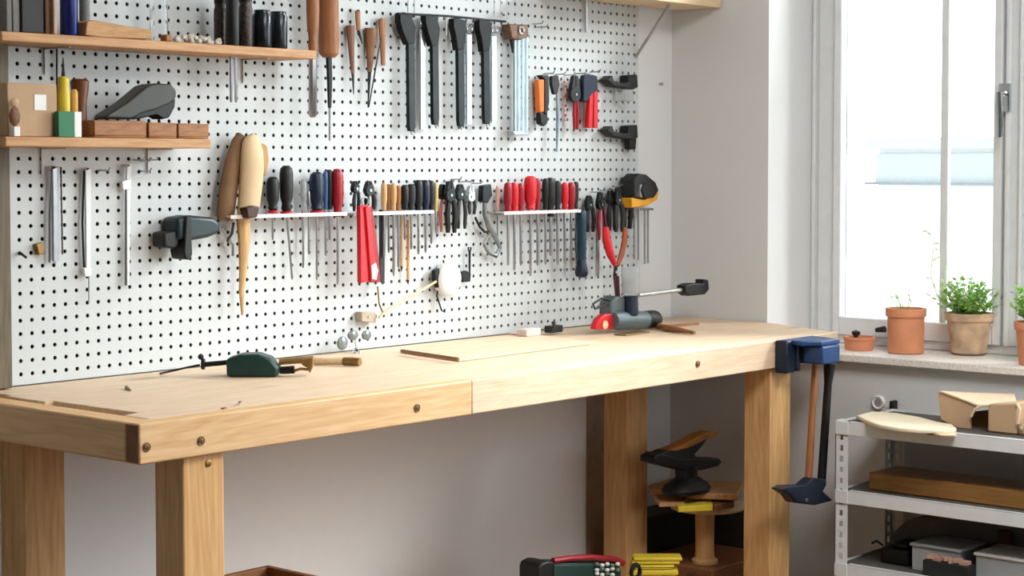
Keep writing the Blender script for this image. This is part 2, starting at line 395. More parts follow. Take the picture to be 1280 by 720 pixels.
for px, py in ((183, 559), (251, 551), (521, 510), (872, 455)):
    c = on_y(px, py, YB0)
    b = MB().ring(c + Vector((0, -.0008, 0)), .0068, .0013, (0,1,0), 24).lathe(c, [(.0050, 0), (.0050, .0018), (.0038, .0024)], (0,-1,0), 16).box(c + Vector((-.0035, -.003, -.0006)), c + Vector((.0035, -.002, .0006))).box(c + Vector((-.0006, -.003, -.0035)), c + Vector((.0006, -.002, .0035)))
    wb.part('bolt', b, mat('bronzed_bolt', (120, 92, 62), .45, .5, .3, 90), parent=frail if px < 590 else frail2)
c = on_y(260, 579, 2.400)
wb.part('bolt', MB().lathe(c, [(.006, -.001), (.006, .002), (.004, .003)], (0,-1,0), 16), BRASS)

# wall panel behind the bench legs
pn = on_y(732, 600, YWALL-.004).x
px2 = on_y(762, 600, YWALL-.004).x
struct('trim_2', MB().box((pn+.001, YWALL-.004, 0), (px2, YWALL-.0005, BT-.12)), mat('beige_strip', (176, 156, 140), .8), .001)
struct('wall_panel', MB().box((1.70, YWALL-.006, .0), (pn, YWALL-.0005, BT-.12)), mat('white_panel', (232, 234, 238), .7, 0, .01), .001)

# ================================================================== shelves on the pegboard
def shelf(name, label, xl, xr, z0, z1, dep, m, br):
    t = Thing(name, label, 'shelf', ((xl+xr)/2, YB-.001, z0))
    t.part('board', MB().box((xl, YB-dep, z0), (xr, YB-.0015, z1)), m, .002)
    for bx in br:
        b = MB().box((bx-.002, YB-.0045, z0-.05), (bx+.002, YB-.0015, z0)).box((bx-.002, YB-dep*.7, z0-.003), (bx+.002, YB-.0015, z0-.0005))
        t.part('bracket', b, PEG)
    return t
LZ0, LZ1 = 1.339, 1.357
LZ0 = W(200, 185, .116).z; LZ1 = W(200, 173, .116).z
UZ0 = W(200, 62.5, .116).z; UZ1 = W(200, 51, .116).z
lx0 = W(7, 180, .116).x; lx1 = W(264, 180, .116).x; ux0 = W(2, 48, .116).x; ux1 = W(396, 70, .116).x
shelf('wall_shelf', 'short lower wooden shelf on the pegboard carrying small trays', lx0, lx1, LZ0, LZ1, .116, SHELFW, (2.05, 2.3))
shelf('wall_shelf', 'longer upper wooden shelf on the pegboard carrying jars and books', ux0, ux1, UZ0, UZ1, .116, SHELFW, (2.06, 2.55))
solo('hanging_rod', 'thin black rod hanging under the upper shelf beside the cardboard box', 'rod', wtube(MB(), [(71, 54), (71, 150)], .0018, .006, 6), BLACK, W(71, 150, .006))
# big shelf in the corner
sz = 1.735; sx0 = 3.50; sy0 = 2.822
t = Thing('corner_shelf', 'pale wooden shelf high up in the corner beside the window', 'shelf', (3.8, YB, sz))
t.part('board', MB().box((sx0, sy0, sz), (XR-.003, YB-.002, sz+.03)), PALEW, .002)
a = W(795, 71, .007); b = Vector((a.x, sy0+.03, sz))
t.part('bracket', MB().tube([a, b + Vector((0, 0, -.004))], .0045, 6), STEEL)
a2 = W(733, 40, .007)
t.part('bracket', MB().tube([a2, (a2.x, YB-.007, sz)], .0035, 6), STEEL)

# ---------------- things on the shelves
def on_shelf(name, label, cat, x0px, x1px, ytop, z, off, th, m, bevel=.002, group=None):
    a = W(x0px, ytop, off + th); b = W(x1px, ytop, off + th)
    return solo(name, label, cat, MB().box((a.x, YB-off-th, z+.0005), (b.x, YB-off, a.z)), m, ((a.x+b.x)/2, YB-off-th/2, z), bevel, group)
def jar(name, label, px0, px1, ytop, z, off, m, cat='jar', lid=None, prof=None, fill=None):
    c = W((px0+px1)/2, (ytop+50)/2, off); r = wpx((px0+px1)/2, ytop, px1-px0, off)/2 * .85; zt = W((px0+px1)/2, ytop, off).z; hh = zt - z
    t = Thing(name, label, cat, (c.x, YB-off, z))
    t.part('body', MB().lathe((c.x, YB-off, z+.0005), [(r*.9, 0), (r, .004), (r, hh*.86), (r*.86, hh*.92), (r*.86, hh)], seg=20), m)
    if lid: t.part('lid', MB().lathe((c.x, YB-off, z+hh+.0005), [(r*.95, 0), (r*.95, .012), (r*.85, .014)], seg=20), lid)
    if fill: t.part('contents', MB().lathe((c.x, YB-off, z+.003), [(r*.85, 0), (r*.85, hh*.5)], seg=14), fill)
    return t
S = UZ1
on_shelf('book', 'grey book at the very end of the upper shelf', 'book', 7, 14, -60, S, .02, .08, mat('grey_cloth', (118, 116, 112), .7))
on_shelf('box_file', 'mottled grey box file beside the thick black book', 'box file', 15, 24, -60, S, .02, .08, mat('mottled_grey', (124, 122, 120), .7, 0, .25))
on_shelf('book', 'thick black book on the upper shelf', 'book', 26, 54, -60, S, .02, .085, BLACK)
on_shelf('standing_board', 'brown wooden board standing between black book and blue can', 'board', 56, 64, -60, S, .02, .08, mat('brown_cover', (120, 84, 58), .6))
on_shelf('standing_board', 'narrow pale pink board standing beside the blue can', 'board', 66, 71, -60, S, .03, .08, mat('pink_cover', (186, 156, 138), .6))
jar('spray_can', 'dark blue can with bright stripe on the upper shelf', 75, 97, -60, S, .075, BLUEC, 'can')
jar('glass_bottle', 'grey glass bottle standing behind the wooden wedge', 99, 112, -50, S, .05, CLEARP, 'bottle', fill=CHAR)
# wooden wedge block lying on shelf
bl_ = MB().prism(PW([(107, 44), (109, 27), (117, 25), (190, 38), (190, 49), (128, 47)], .10), (0, .055, 0))
solo('wooden_wedge', 'tapered wooden block lying on the upper shelf before the glass jar', 'wooden block', bl_, wood('wedge_pine', (196, 152, 100), (170, 120, 72), 'X', 2, knots=False), (W(150, 48, .1).x, YB-.07, S), .002)
jar('glass_jar', 'tall clear glass jar at the middle of the upper shelf', 188, 209, -40, S, .06, GLASS)
on_shelf('wooden_cube', 'tiny brown wooden cube beside the tall clear jar', 'wooden block', 208, 215, 43, S, .09, .02, BOXW)
for k, (px, w_, py) in enumerate(((222, 12, 43), (236, 13, 42), (250, 12, 44), (262, 11, 41), (272, 10, 38))):
    c = W(px, 52, .08)
    mb = MB(); r = wpx(px, 50, w_, .08)/2
    for q in range(7): mb.ball((c.x + random.uniform(-.8, .8)*r, YB-.08 + random.uniform(-.6, .6)*r, S + r*.45 + random.uniform(0, .8)*r), r*random.uniform(.38, .5), 8, 5)
    solo('cotton_tuft', ['white crumpled tuft nearest the small wooden cube', 'second white tuft along the upper shelf', 'middle white tuft in the row on the upper shelf', 'fourth white tuft along the upper shelf', 'white crumpled tuft nearest the dark screw jars'][k], 'tuft', mb, mat('off_white_fluff', (206, 200, 190), .9, 0, .3, 90, .5), (c.x, YB-.08, S), 0, 'white tufts on the upper shelf')
SCREWS = mat('jar_of_screws', (70, 62, 58), .4, .5, .8, 220, .6)
jar('screw_jar', 'small dark jar of screws beside the white tufts', 268, 282, 5, S, .05, SCREWS, lid=BLACK)
jar('screw_jar', 'tall black jar of screws, middle of the dark jars', 283, 298, -8, S, .085, BLACK, lid=BLACK)
jar('screw_jar', 'black jar with glinting screws beside the black cylinders', 299, 315, 3, S, .07, SCREWS, lid=BLACK)
jar('canister', 'black cylindrical canister nearest the jars of screws', 317, 338, 13, S, .075, mat('black_can', (24, 30, 36), .25, .3), 'canister')
jar('canister', 'black cylindrical canister nearest the end of the upper shelf', 338, 358, 15, S, .06, mat('black_can2', (30, 36, 42), .25, .3), 'canister')
S = LZ1
t = Thing('cardboard_box', 'tan cardboard box with small white label on the lower shelf', 'box', (W(40, 170, .09).x, YB-.05, S))
a = W(9, 103, .095); b = W(71, 103, .095)
t.part('body', MB().box((a.x, YB-.095, S+.0005), (b.x, YB-.01, a.z)), CARD, .002)
l0 = W(43, 118, .0962); l1 = W(58, 138, .0962); t.part('label', MB().box((l0.x, YB-.0962, l1.z), (l1.x, YB-.0951, l0.z)), WHITEP)
c = W(19, 170, .108); zz = lambda py: W(19, py, .108).z
t = Thing('small_pouch', 'little brown leaf-like pouch on white base before the cardboard box', 'pouch', (c.x, YB-.106, S))
t.part('base', MB().box((c.x-.006, YB-.114, S+.0005), (c.x+.007, YB-.100, zz(158))), WHITEP, .001)
t.part('body', MB().lathe((c.x, YB-.107, zz(158)), [(.003, 0), (.010, .008), (.012, .02), (.007, .032), (.002, .036)], seg=10, sy=.4), DARKW)
t.part('flap', MB().ball((c.x, YB-.1065, zz(128)), (.010, .004, .008), 8, 5), CARD)
t = Thing('glue_bottle', 'yellow bottle standing behind the green and white packet', 'bottle', (W(80, 172, .085).x, YB-.085, S))
c = t.loc; zz = lambda py: W(80, py, .085).z
t.part('body', MB().lathe((c.x, c.y, S+.0005), [(.011, 0), (.012, .004), (.012, zz(118)-S), (.010, zz(112)-S), (.0105, zz(98)-S), (.007, zz(96)-S)], seg=14), YELLOW)
t.part('nozzle', MB().lathe((c.x, c.y, zz(96)), [(.004, 0), (.0022, zz(84)-zz(96)), (.001, zz(72)-zz(96))], seg=8), BLACK)
c = W(93, 150, .085)
solo('glue_tube', 'orange topped tube between yellow bottle and brown turned pot', 'tube', MB().lathe((c.x, YB-.085, S+.0005), [(.007, 0), (.007, W(93, 116, .085).z-S), (.004, W(93, 112, .085).z-S)], seg=12), mat('ochre_tube', (206, 160, 84), .5), (c.x, YB-.085, S))
t = Thing('packet', 'green packet with a white side on the lower shelf', 'packet', (W(86, 172, .11).x, YB-.105, S))
a = W(73, 139, .113); b = W(93, 139, .113); d = W(102, 139, .113)
t.part('body', MB().box((a.x, YB-.113, S+.0005), (b.x, YB-.099, a.z)), GREENP, .001)
t.part('side_panel', MB().box((b.x, YB-.113, S+.0005), (d.x, YB-.099, a.z)), WHITEP, .001)
c = W(104, 150, .06); zz = lambda py: W(104, py, .06).z - S
solo('turned_pot', 'dark brown turned wooden pot with ringed foot on the lower shelf', 'wooden pot', MB().lathe((c.x, YB-.05, S+.0005), [(.019, 0), (.021, .005), (.018, .008), (.020, .012), (.017, .016), (.013, .024), (.013, zz(128)), (.017, zz(112)), (.018, zz(102)), (.014, zz(99)), (.011, zz(99))], seg=20), mat('varnished_wood', (112, 66, 36), .35, 0, .3, 12), (c.x, YB-.05, S))
def tray(label, p0, p1, py):
    a = W(p0, py, .105); b = W(p1, py, .105); y0 = YB-.105; y1 = YB-.035; t_ = .004; h_ = a.z
    m = MB().box((a.x, y0, S+.0005), (b.x, y1, S+.004))
    m.box((a.x, y0, S+.004), (b.x, y0+t_, h_)); m.box((a.x, y1-t_, S+.004), (b.x, y1, h_)); m.box((a.x, y0+t_, S+.004), (a.x+t_, y1-t_, h_)); m.box((b.x-t_, y0+t_, S+.004), (b.x, y1-t_, h_))
    solo('wooden_tray', label, 'tray', m, BOXW, ((a.x+b.x)/2, YB-.07, S), .0015, 'small wooden trays on the lower shelf')
tray('largest little wooden tray, next to the turned pot', 118, 183, 150)
tray('middle little wooden tray under the nose of the sander', 186, 221, 153)
tray('little wooden tray at the end of the lower shelf', 223, 261, 154)
t = Thing('hand_sander', 'dark grey hand sander lying slanted on top of the small wooden trays', 'sander', (W(180, 140, .09).x, YB-.07, W(180, 148, .09).z))
t.part('body', slab(MB(), [(133, 148), (136, 143), (160, 128), (185, 107), (195, 104), (214, 105), (221, 112), (221, 122), (213, 130), (196, 137), (180, 141), (165, 149)], .05, .045), mat('grey_green_shell', (58, 60, 56), .4), .008, 3)
t.part('sole_pad', slab(MB(), [(150, 143), (213, 127), (220, 123), (219, 134), (212, 147), (204, 149), (196, 144), (172, 149), (152, 149)], .052, .036), BLACK, .003)

# ================================================================== hooks and rails
def hook(mb, px, py, ln=.03):
    c = W(px, py); mb.tube([c + Vector((0, .004, 0)), c + Vector((0, -ln, 0)), c + Vector((0, -ln-.004, .006))], .0018, 6)
def rail(label, x0, x1, py, off=.045, m=None, holders=()):
    t = Thing('tool_rack', label, 'tool rack', (W((x0+x1)/2, py).x, YB, W(x0, py).z))
    a = W(x0, py, off); b = W(x1, py, off); z = (a.z + b.z)/2
    t.part('strip', MB().box((a.x, YB-off-.004, z-.0025), (b.x, YB-.001, z+.0005)), m or WHITEM, .0008)
    lip = MB().box((a.x, YB-off-.006, z-.006), (b.x, YB-off-.004, z+.002)); t.part('lip', lip, m or WHITEM, .0006)
    for q in (a.x+.02, (a.x+b.x)/2, b.x-.02):
        t.part('bracket', MB().box((q-.0015, YB-off*.8, z-.006), (q+.0015, YB-.001, z-.0026)), STEEL)
    return z
RK = mat('rack_pinkish', (226, 214, 212), .4, 0, .03)
rz1 = rail('thin rack strip under the first group of black and red handled screwdrivers', 286, 432, 268, .045, RK)
rz2 = rail('thin rack strip below the brushes and behind the red bundle', 440, 540, 265, .04)
rz3 = rail('thin rack strip under the row of red handled screwdrivers', 628, 724, 264, .045, RK)

# ---------------- screwdrivers
def driver(label, px, y0, y1, y2, w_, hm, cm=None, off=.026, group=None, tip=0, blade=2.2, name='screwdriver', cat='screwdriver', flat=.85):
    zt = W(px, y0, off).z; zh = W(px, y1, off).z; ze = W(px, y2, off).z; c = W(px, (y0+y1)/2, off); r = wpx(px, y0, w_, off)/2; H = zt - zh
    rb = wpx(px, y1, blade, off)/2
    t = Thing(name, label, cat, (c.x, YB-off, zh), group)
    hh = t.part('handle', MB().lathe((c.x, YB-off, zh), [(r*.62, 0), (r*.78, H*.06), (r*.66, H*.16), (r*.92, H*.3), (r, H*.5), (r, H*.82), (r*.85, H*.94), (r*.45, H)], seg=12, sy=flat), hm)
    if cm: t.part('collar', MB().lathe((c.x, YB-off, zh-.006), [(r*.5, 0), (r*.85, .002), (r*.85, .0055), (r*.5, .006)], seg=12), cm, parent=hh)
    x2 = W(px + tip, y2, off).x
    t.part('shank', MB().tube([(c.x, YB-off, zh-.001), (x2, YB-off, ze+.006), (x2, YB-off, ze)], [rb, rb, rb*.6], 8), STEEL)
    return t
g1 = 'screwdrivers in the first rack'
driver('short black screwdriver with red collar beside the leather sheath', 341, 221, 263, 300, 13, BLACK, RED, group=g1)
driver('long black screwdriver with rounded top and red collar', 358, 207, 264, 350, 14, BLACK, RED, group=g1, tip=7)
driver('slim clear handled awl between two black handled screwdrivers', 379, 224, 262, 335, 7, CLEARP, None, group=g1)
driver('thick navy screwdriver with red collar in the first rack', 396, 215, 263, 350, 15, NAVY, RED, group=g1)
driver('slim bright blue screwdriver behind the thick navy one', 407, 214, 262, 320, 6, mat('mid_blue', (50, 88, 140), .4), None, .02, group=g1)
driver('slim black screwdriver right beside the tall red one', 412, 212, 262, 300, 8, BLACK, None, .022, group=g1)
driver('tall red screwdriver at the end of the first rack', 422, 211, 271, 356, 12, DRED, None, .03, group=g1)
driver('slim steel punch with black grip leaning between navy and black', 386, 238, 262, 318, 5, STEEL, None, .02, group=g1)

# red bundle and neighbours in the second rack
t = Thing('folding_rule', 'bundle of bright red sticks hanging vertically from the second rack', 'red bundle', (W(460, 300, .05).x, YB-.05, W(460, 355, .05).z))
t.part('stick', slab(MB(), [(450, 258), (459, 256), (462, 352), (451, 354)], .047, .012), RED, .002)
t.part('stick', slab(MB(), [(459, 256), (466, 259), (474, 320), (476, 353), (463, 353)], .047, .010), DRED, .002)
t.part('stick', slab(MB(), [(457, 258), (463, 258), (471, 345), (464, 352)], .050, .014), RED, .002)
t.part('clip', slab(MB(), [(464, 332), (470, 328), (473, 338), (471, 350), (465, 349)], .062, .003), STEEL, .001)
t.part('hanger', MB().ring(W(456, 252, .053), .010, .0015, (0,1,0)), STEEL)
solo('dark_strap', 'dark grey flat strap hanging beside the bright red bundle', 'strap', slab(MB(), [(475, 262), (481, 262), (481, 352), (479, 356), (475, 350)], .02, .004), CHAR, W(478, 262, .02), .001)
def pliers(label, cx, yt, yp, yb, sp, hm, off=.02, jm=None, lean=0, th=3.4, grp=None, jw=6, closed=False):
    jm = jm or DSTEEL
    c = W(cx, yp, off); t = Thing('pliers', label, 'pliers', c, grp)
    t.part('jaws', MB().prism(PW([(cx-jw/2, yp), (cx-jw/2-1, yp-3), (cx-jw*.28, yt+1), (cx-.4, yt), (cx-.2, yp-4)], off+.006), (0, .011, 0)).prism(PW([(cx+jw/2, yp), (cx+jw/2+1, yp-3), (cx+jw*.28, yt+1), (cx+.4, yt), (cx+.2, yp-4)], off+.006), (0, .011, 0)).lathe(W(cx, yp, off+.008), [(wpx(cx, yp, jw*.62, off), 0), (wpx(cx, yp, jw*.62, off), .012)], (0, 1, 0), 14), jm, .001)
    t.part('pivot', MB().lathe(W(cx, yp, off+.0075), [(.0035, 0), (.003, .0025)], (0,-1,0), 12), STEEL)
    for s in (-1, 1):
        L = yb - yp
        pts = [(cx+s*1.2, yp+1), (cx+s*sp*.45+lean*.2, yp+L*.22), (cx+s*sp*.62+lean*.5, yp+L*.55), (cx+s*sp*.5+lean*.8, yp+L*.85), (cx+s*sp*.5+lean, yb)]
        rr = wpx(cx, yp, th, off)/2
        t.part('handle', MB().tube(PW(pts, off+.001), [rr*.7, rr, rr*1.15, rr, rr*.75], 8, .8), hm)
    return t
def hooks(label, pts):
    mb = MB()
    for px, py in pts: hook(mb, px, py)
    c = W(*pts[0])
    t = Thing('peg_hooks', label, 'pegboard hook', c)
    for px, py in pts:
        m = MB(); hook(m, px, py); t.part('hook', m, STEEL)
g2 = 'tools in the second rack'
pliers('black handled pliers hanging in front of the second rack beside red bundle', 446, 226, 236, 264, 5, BLACK, .045, lean=-1)
pliers('dark worn pliers directly above the bright red bundle', 463, 226, 238, 262, 8, BLACK, .045, th=4.5, jw=8)
driver('wooden brush handle nearest the dark strap', 480, 228, 263, 322, 6, TANW, None, .028, g2, name='wooden_handle_tool', cat='chisel')
driver('reddish wooden handle, second in the second rack', 486, 230, 263, 316, 6, HANDW, None, .022, g2, name='wooden_handle_tool', cat='chisel')
driver('pale wooden handle, third in the second rack', 492, 229, 263, 345, 6, TANW, None, .03, g2, name='wooden_handle_tool', cat='chisel')
driver('brown wooden handle, fourth in the second rack', 498, 232, 263, 335, 6, HANDW, None, .024, g2, name='wooden_handle_tool', cat='chisel')
def pencil(label, px, y0, y1, m, off=.012, w_=2.6, dx=0):
    a = W(px, y0, off); b = W(px+dx, y1, off); r = wpx(px, y0, w_, off)/2; d = (b-a).normalized()
    t = Thing('pencil', label, 'pencil', a)
    t.part('shaft', MB().tube([a, b], r, 6), m); t.part('tip', MB().tube([b, b + d*.012], [r, .0004], 6), BLACK)
pencil('light wooden pencil hanging tip down under the second rack', 502, 270, 333, mat('pencil_wood', (204, 160, 112), .6))
pencil('orange pencil hanging lower than the light wooden one', 510, 275, 350, mat('pencil_orange', (214, 152, 80), .6))
driver('black flat screwdriver beside the clear topped one', 506, 231, 262, 300, 8, BLACK, None, .03, g2)
driver('clear and black topped screwdriver in the second rack', 514, 230, 262, 312, 9, CHAR, CLEARP, .026, g2)
driver('thick black screwdriver nearest the wooden handles', 523, 225, 266, 318, 9, BLACK, None, .03, g2)
driver('thick black screwdriver with grey side, middle of the rack end', 532, 225, 266, 316, 9, NAVY, None, .03, g2)
driver('thick black screwdriver touching the yellow handled file', 539, 226, 264, 305, 8, BLACK, None, .026, g2)
driver('thin yellow handled file at the end of the second rack', 545, 228, 264, 292, 4.5, mat('mustard', (206, 178, 110), .5), None, .02, g2, name='needle_file', cat='file')
pliers('black pliers with pinkish grips beside the yellow file', 555, 230, 244, 290, 7, mat('faded_red', (178, 100, 88), .5), .014, th=3)
pliers('large black pliers hanging in the middle of the board', 564, 226, 244, 291, 8, BLACK, .03, th=5, jw=9)
pliers('black pliers with short jaws, second from the curved clamp', 577, 230, 243, 286, 8, CHAR, .02, th=3.5, jw=8)
pliers('small steel cutters hanging nearest the curved clamp', 590, 232, 246, 268, 6, CHAR, .016, th=3, jw=7, jm=STEEL)
hooks('row of steel pegboard hooks holding the dark pliers', [(555, 227), (564, 224), (577, 227), (590, 229)])
# curved clamp
t = Thing('c_clamp', 'curved grey steel clamp with a hooked lower jaw hanging on the pegboard', 'clamp', W(608, 235, .02))
t.part('frame', wtube(MB(), [(609, 236), (606, 250), (606, 268), (611, 284), (620, 298), (625, 310), (620, 320), (611, 316), (605, 306)], [.005, .007, .0075, .0075, .007, .006, .006, .005, .004], .02, 10, .7), mat('brushed_grey', (120, 124, 124), .35, .9), )
t.part('jaw', slab(MB(), [(604, 232), (614, 230), (616, 244), (610, 254), (603, 252)], .012, .016), DSTEEL, .002)
t.part('spring', wtube(MB(), [(594, 272), (600, 284), (606, 290), (612, 289)], .003, .018, 8), DSTEEL)
t.part('screw', wtube(MB(), [(604, 304), (610, 296), (614, 292)], .0025, .02, 8), STEEL)
# clamp-like small tool below
t = Thing('tape_dispenser', 'round white plastic spool with black clips hung low on the pegboard', 'spool', W(564, 349, .02))
c = W(564, 349, .03); rr = wpx(564, 349, 28, .03)/2
t.part('body', MB().lathe((c.x, YB-.004, c.z), [(rr*.8, 0), (rr, .004), (rr, .022), (rr*.85, .028), (rr*.3, .030)], (0,-1,0), 24), WHITEP, .001)
t.part('clip', slab(MB(), [(544, 338), (549, 335), (551, 352), (548, 360), (544, 350)], .012, .012), DSTEEL, .001)
t.part('clip', slab(MB(), [(577, 340), (583, 338), (589, 342), (588, 352), (579, 353)], .012, .010), DSTEEL, .001)
t.part('cord', wtube(MB(), [(548, 358), (546, 370), (552, 388), (556, 390)], .002, .012, 6), DSTEEL)
t.part('hook', wtube(MB(), [(554, 325), (556, 333), (560, 337)], .002, .012, 6), DSTEEL)
wtk = Thing('small_wrench', 'little dark steel spanner hanging just above the white spool', 'spanner', W(586, 330, .01))
wtk.part('shaft', wtube(MB(), [(587, 313), (587, 345)], [.003, .0022], .01, 8), DSTEEL); wtk.part('head', MB().ring(W(587, 311, .01), .0045, .002, (0,1,0), 12, 40, 320), DSTEEL)
t = Thing('dowel', 'thin tan wooden dowel running slantwise below the white spool', 'rod', W(470, 395, .03))
t.part('shaft', wtube(MB(), [(474, 397), (482, 389), (545, 352)], .003, .03, 8), PALEW)
t.part('strap', wtube(MB(), [(472, 358), (474, 380), (479, 392)], .002, .02, 6), BRASS)
t = Thing('wall_bracket', 'small beige square bracket at the lower end of the slanting arm', 'bracket', W(461, 397, .02))
t.part('plate', slab(MB(), [(452, 390), (470, 390), (471, 404), (452, 402)], .001, .02), mat('beige_plastic', (176, 160, 140), .6), .002)
t.part('screw', MB().lathe(W(461, 396, .021), [(.003, 0), (.003, .002)], (0,-1,0), 10), STEEL)

# third rack
g3 = 'screwdrivers in the third rack'
driver('dark red squared screwdriver at the start of the third rack', 635, 228, 265, 332, 8, DRED, None, .03, g3)
driver('red squared screwdriver, second in the third rack', 643, 228, 266, 338, 8, RED, None, .032, g3)
driver('dark red screwdriver, third in the third rack', 651, 229, 264, 332, 7, DRED, None, .03, g3)
driver('tallest bright red screwdriver in the third rack', 663, 220, 262, 345, 12, RED, None, .034, g3)
driver('slim dark red screwdriver beside the tallest red one', 672, 223, 262, 332, 6, DRED, None, .03, g3)
driver('black square handled screwdriver, first of the black group', 682, 223, 262, 331, 7, BLACK, None, .03, g3)
driver('black screwdriver with navy cap below, second of the black group', 688, 222, 268, 320, 9, BLACK, NAVY, .034, g3)
driver('slim black screwdriver next to the last red group', 697, 226, 264, 331, 7, CHAR, None, .03, g3)
driver('red screwdriver, first of the last red group', 706, 228, 262, 330, 7, RED, None, .032, g3)
driver('red screwdriver with pale edge beside the blue torch', 714, 228, 262, 338, 8, DRED, None, .034, g3)
driver('slim grey screwdriver behind the last red group', 720, 227, 261, 340, 5, CHAR, None, .02, g3)
driver('thin salmon handled file beside the curved clamp', 622, 232, 262, 300, 3.5, mat('salmon', (214, 160, 144), .5), None, .016, g3, name='needle_file', cat='file', blade=1.5)
t = Thing('torch', 'dark blue torch hanging head down at the end of the third rack', 'torch', W(727, 265, .045))
zz = lambda py: W(727, py, .045).z; c = W(727, 300, .045)
t.part('body', MB().lathe((c.x, YB-.045, zz(325)), [(.011, 0), (.012, .01), (.0125, zz(280)-zz(325)), (.013, zz(266)-zz(325)), (.010, zz(263)-zz(325))], seg=16), mat('petrol_blue', (26, 58, 78), .35))
t.part('head', MB().lathe((c.x, YB-.045, zz(347)), [(.008, 0), (.015, .004), (.0175, .012), (.016, .022), (.011, zz(325)-zz(347))], seg=18), mat('dark_blue_rubber', (24, 32, 52), .35))
t.part('strap', wtube(MB(), [(722, 262), (719, 300), (721, 330)], .0015, .05, 6), BLACK)
# dark pliers cluster
pliers('black pliers hanging just beside the blue torch', 738, 244, 256, 290, 7, BLACK, .02, th=3.6)
pliers('dark red and black pliers behind the large red grips', 752, 240, 256, 300, 6, DRED, .03, th=3)
pliers('black handled pliers, first of the trio above the red grips', 765, 236, 250, 288, 7, BLACK, .022, th=4)
pliers('black handled pliers, middle of the trio above the red grips', 774, 234, 250, 290, 8, CHAR, .034, th=4)
pliers('black handled pliers, last of the trio beside the tape measure', 784, 232, 248, 286, 7, BLACK, .022, th=4)
hooks('row of steel pegboard hooks holding the black trio of pliers', [(738, 240), (752, 238), (765, 233), (774, 231), (784, 229)])
driver('long steel punch hanging between torch and large red grips', 747, 252, 262, 345, 4, STEEL, None, .014, name='steel_punch', cat='punch', blade=3)
# big red gripped pliers
t = Thing('long_nose_pliers', 'large pliers with bright red and brown grips, jaws pointing down to the bench', 'pliers', W(768, 332, .06))
t.part('grip', wtube(MB(), [(757, 284), (758, 300), (763, 318), (769, 332)], [.010, .0135, .012, .006], .06, 10, .75), RED, label='bright red grip')
t.part('grip', wtube(MB(), [(781, 284), (781, 300), (777, 318), (772, 332)], [.007, .009, .009, .006], .06, 10, .75), mat('brown_orange', (150, 70, 36), .45), label='brown grip')
t.part('jaws', wtube(MB(), [(770, 331), (769, 345), (770, 372)], [.006, .007, .003], .06, 10, .7), DSTEEL)
t.part('pivot', MB().lathe(W(770, 340, .065), [(.005, 0), (.004, .003)], (0,-1,0), 12), STEEL)
t.part('hanger', wtube(MB(), [(757, 284), (754, 262), (750, 250)], .0025, .045, 6), DSTEEL)

# tape measure with shanks at the right end
t = Thing('tape_measure', 'black tape measure with yellow lower edge at the end of the pegboard', 'tape measure', W(806, 260, .03))
t.part('body', slab(MB(), [(793, 224), (800, 217), (808, 218), (820, 228), (824, 238), (818, 247), (806, 248), (803, 238), (806, 230), (800, 230), (797, 244), (793, 246)], .015, .045), CHAR, .003, 3)
t.part('window_face', slab(MB(), [(800, 230), (806, 228), (808, 240), (805, 248), (800, 246)], .02, .034), GREYP, .001)
t.part('yellow_edge', slab(MB(), [(790, 247), (806, 250), (824, 240), (822, 250), (808, 258), (790, 260)], .015, .042), mat('amber', (222, 158, 40), .45), .003, label='yellow edge')
t.part('case_side', slab(MB(), [(791, 222), (794, 222), (794, 260), (791, 260)], .01, .04), BLACK, .001)
for k, (px, yb_) in enumerate(((793, 324), (798, 325), (806, 330), (810, 329))):
    solo('steel_rod', ['slim steel rod nearest the trio of pliers, below tape measure', 'second slim steel rod below the tape measure', 'thicker grey rod, third below the tape measure', 'grey rod furthest out below the tape measure'][k], 'rod',
         wtube(MB(), [(px, 262), (px, yb_)], .0022 if k < 2 else .003, .03, 8), STEEL if k < 2 else GREYP, W(px, 262, .03), 0, 'steel rods below the tape measure')
solo('tool_peg', 'tiny flat steel holder right under the tape measure', 'bracket', slab(MB(), [(792, 259), (817, 260), (817, 263), (792, 262)], .001, .04), STEEL, W(803, 261), .0005)

# ---------------- upper area: tools by the shelf end
driver('steel shank tool, first of two hanging through the upper shelf', 289, 40, 60, 128, 6, BLACK, None, .05, name='scriber', cat='scriber', blade=3)
driver('steel shank tool, second of two hanging through the upper shelf', 295, 40, 60, 128, 6, BLACK, None, .05, name='scriber', cat='scriber', blade=3)
driver('long wooden handled file through the end of the upper shelf', 391, -40, 64, 147, 13, HANDW, None, .06, name='wood_file', cat='file', blade=8)
t = Thing('wood_file', 'long wooden handled file with dark tapering blade beside the shelf end', 'file', W(411, 70, .03))
zz = lambda py: W(411, py, .03).z; c = W(411, 30, .03); r = wpx(411, 30, 19, .03)/2
t.part('handle', MB().lathe((c.x, YB-.03, zz(72)), [(r*.6, 0), (r*.95, .008), (r, .03), (r*.95, .08), (r, zz(-40)-zz(72)), (r*.6, zz(-44)-zz(72))], seg=14), HANDW)
t.part('blade', wtube(MB(), [(411, 72), (412, 100), (412, 135)], [.0085, .0075, .005], .03, 8, .6), DSTEEL)
t.part('tang', wtube(MB(), [(412, 134), (412, 176)], .0025, .03, 6), STEEL)
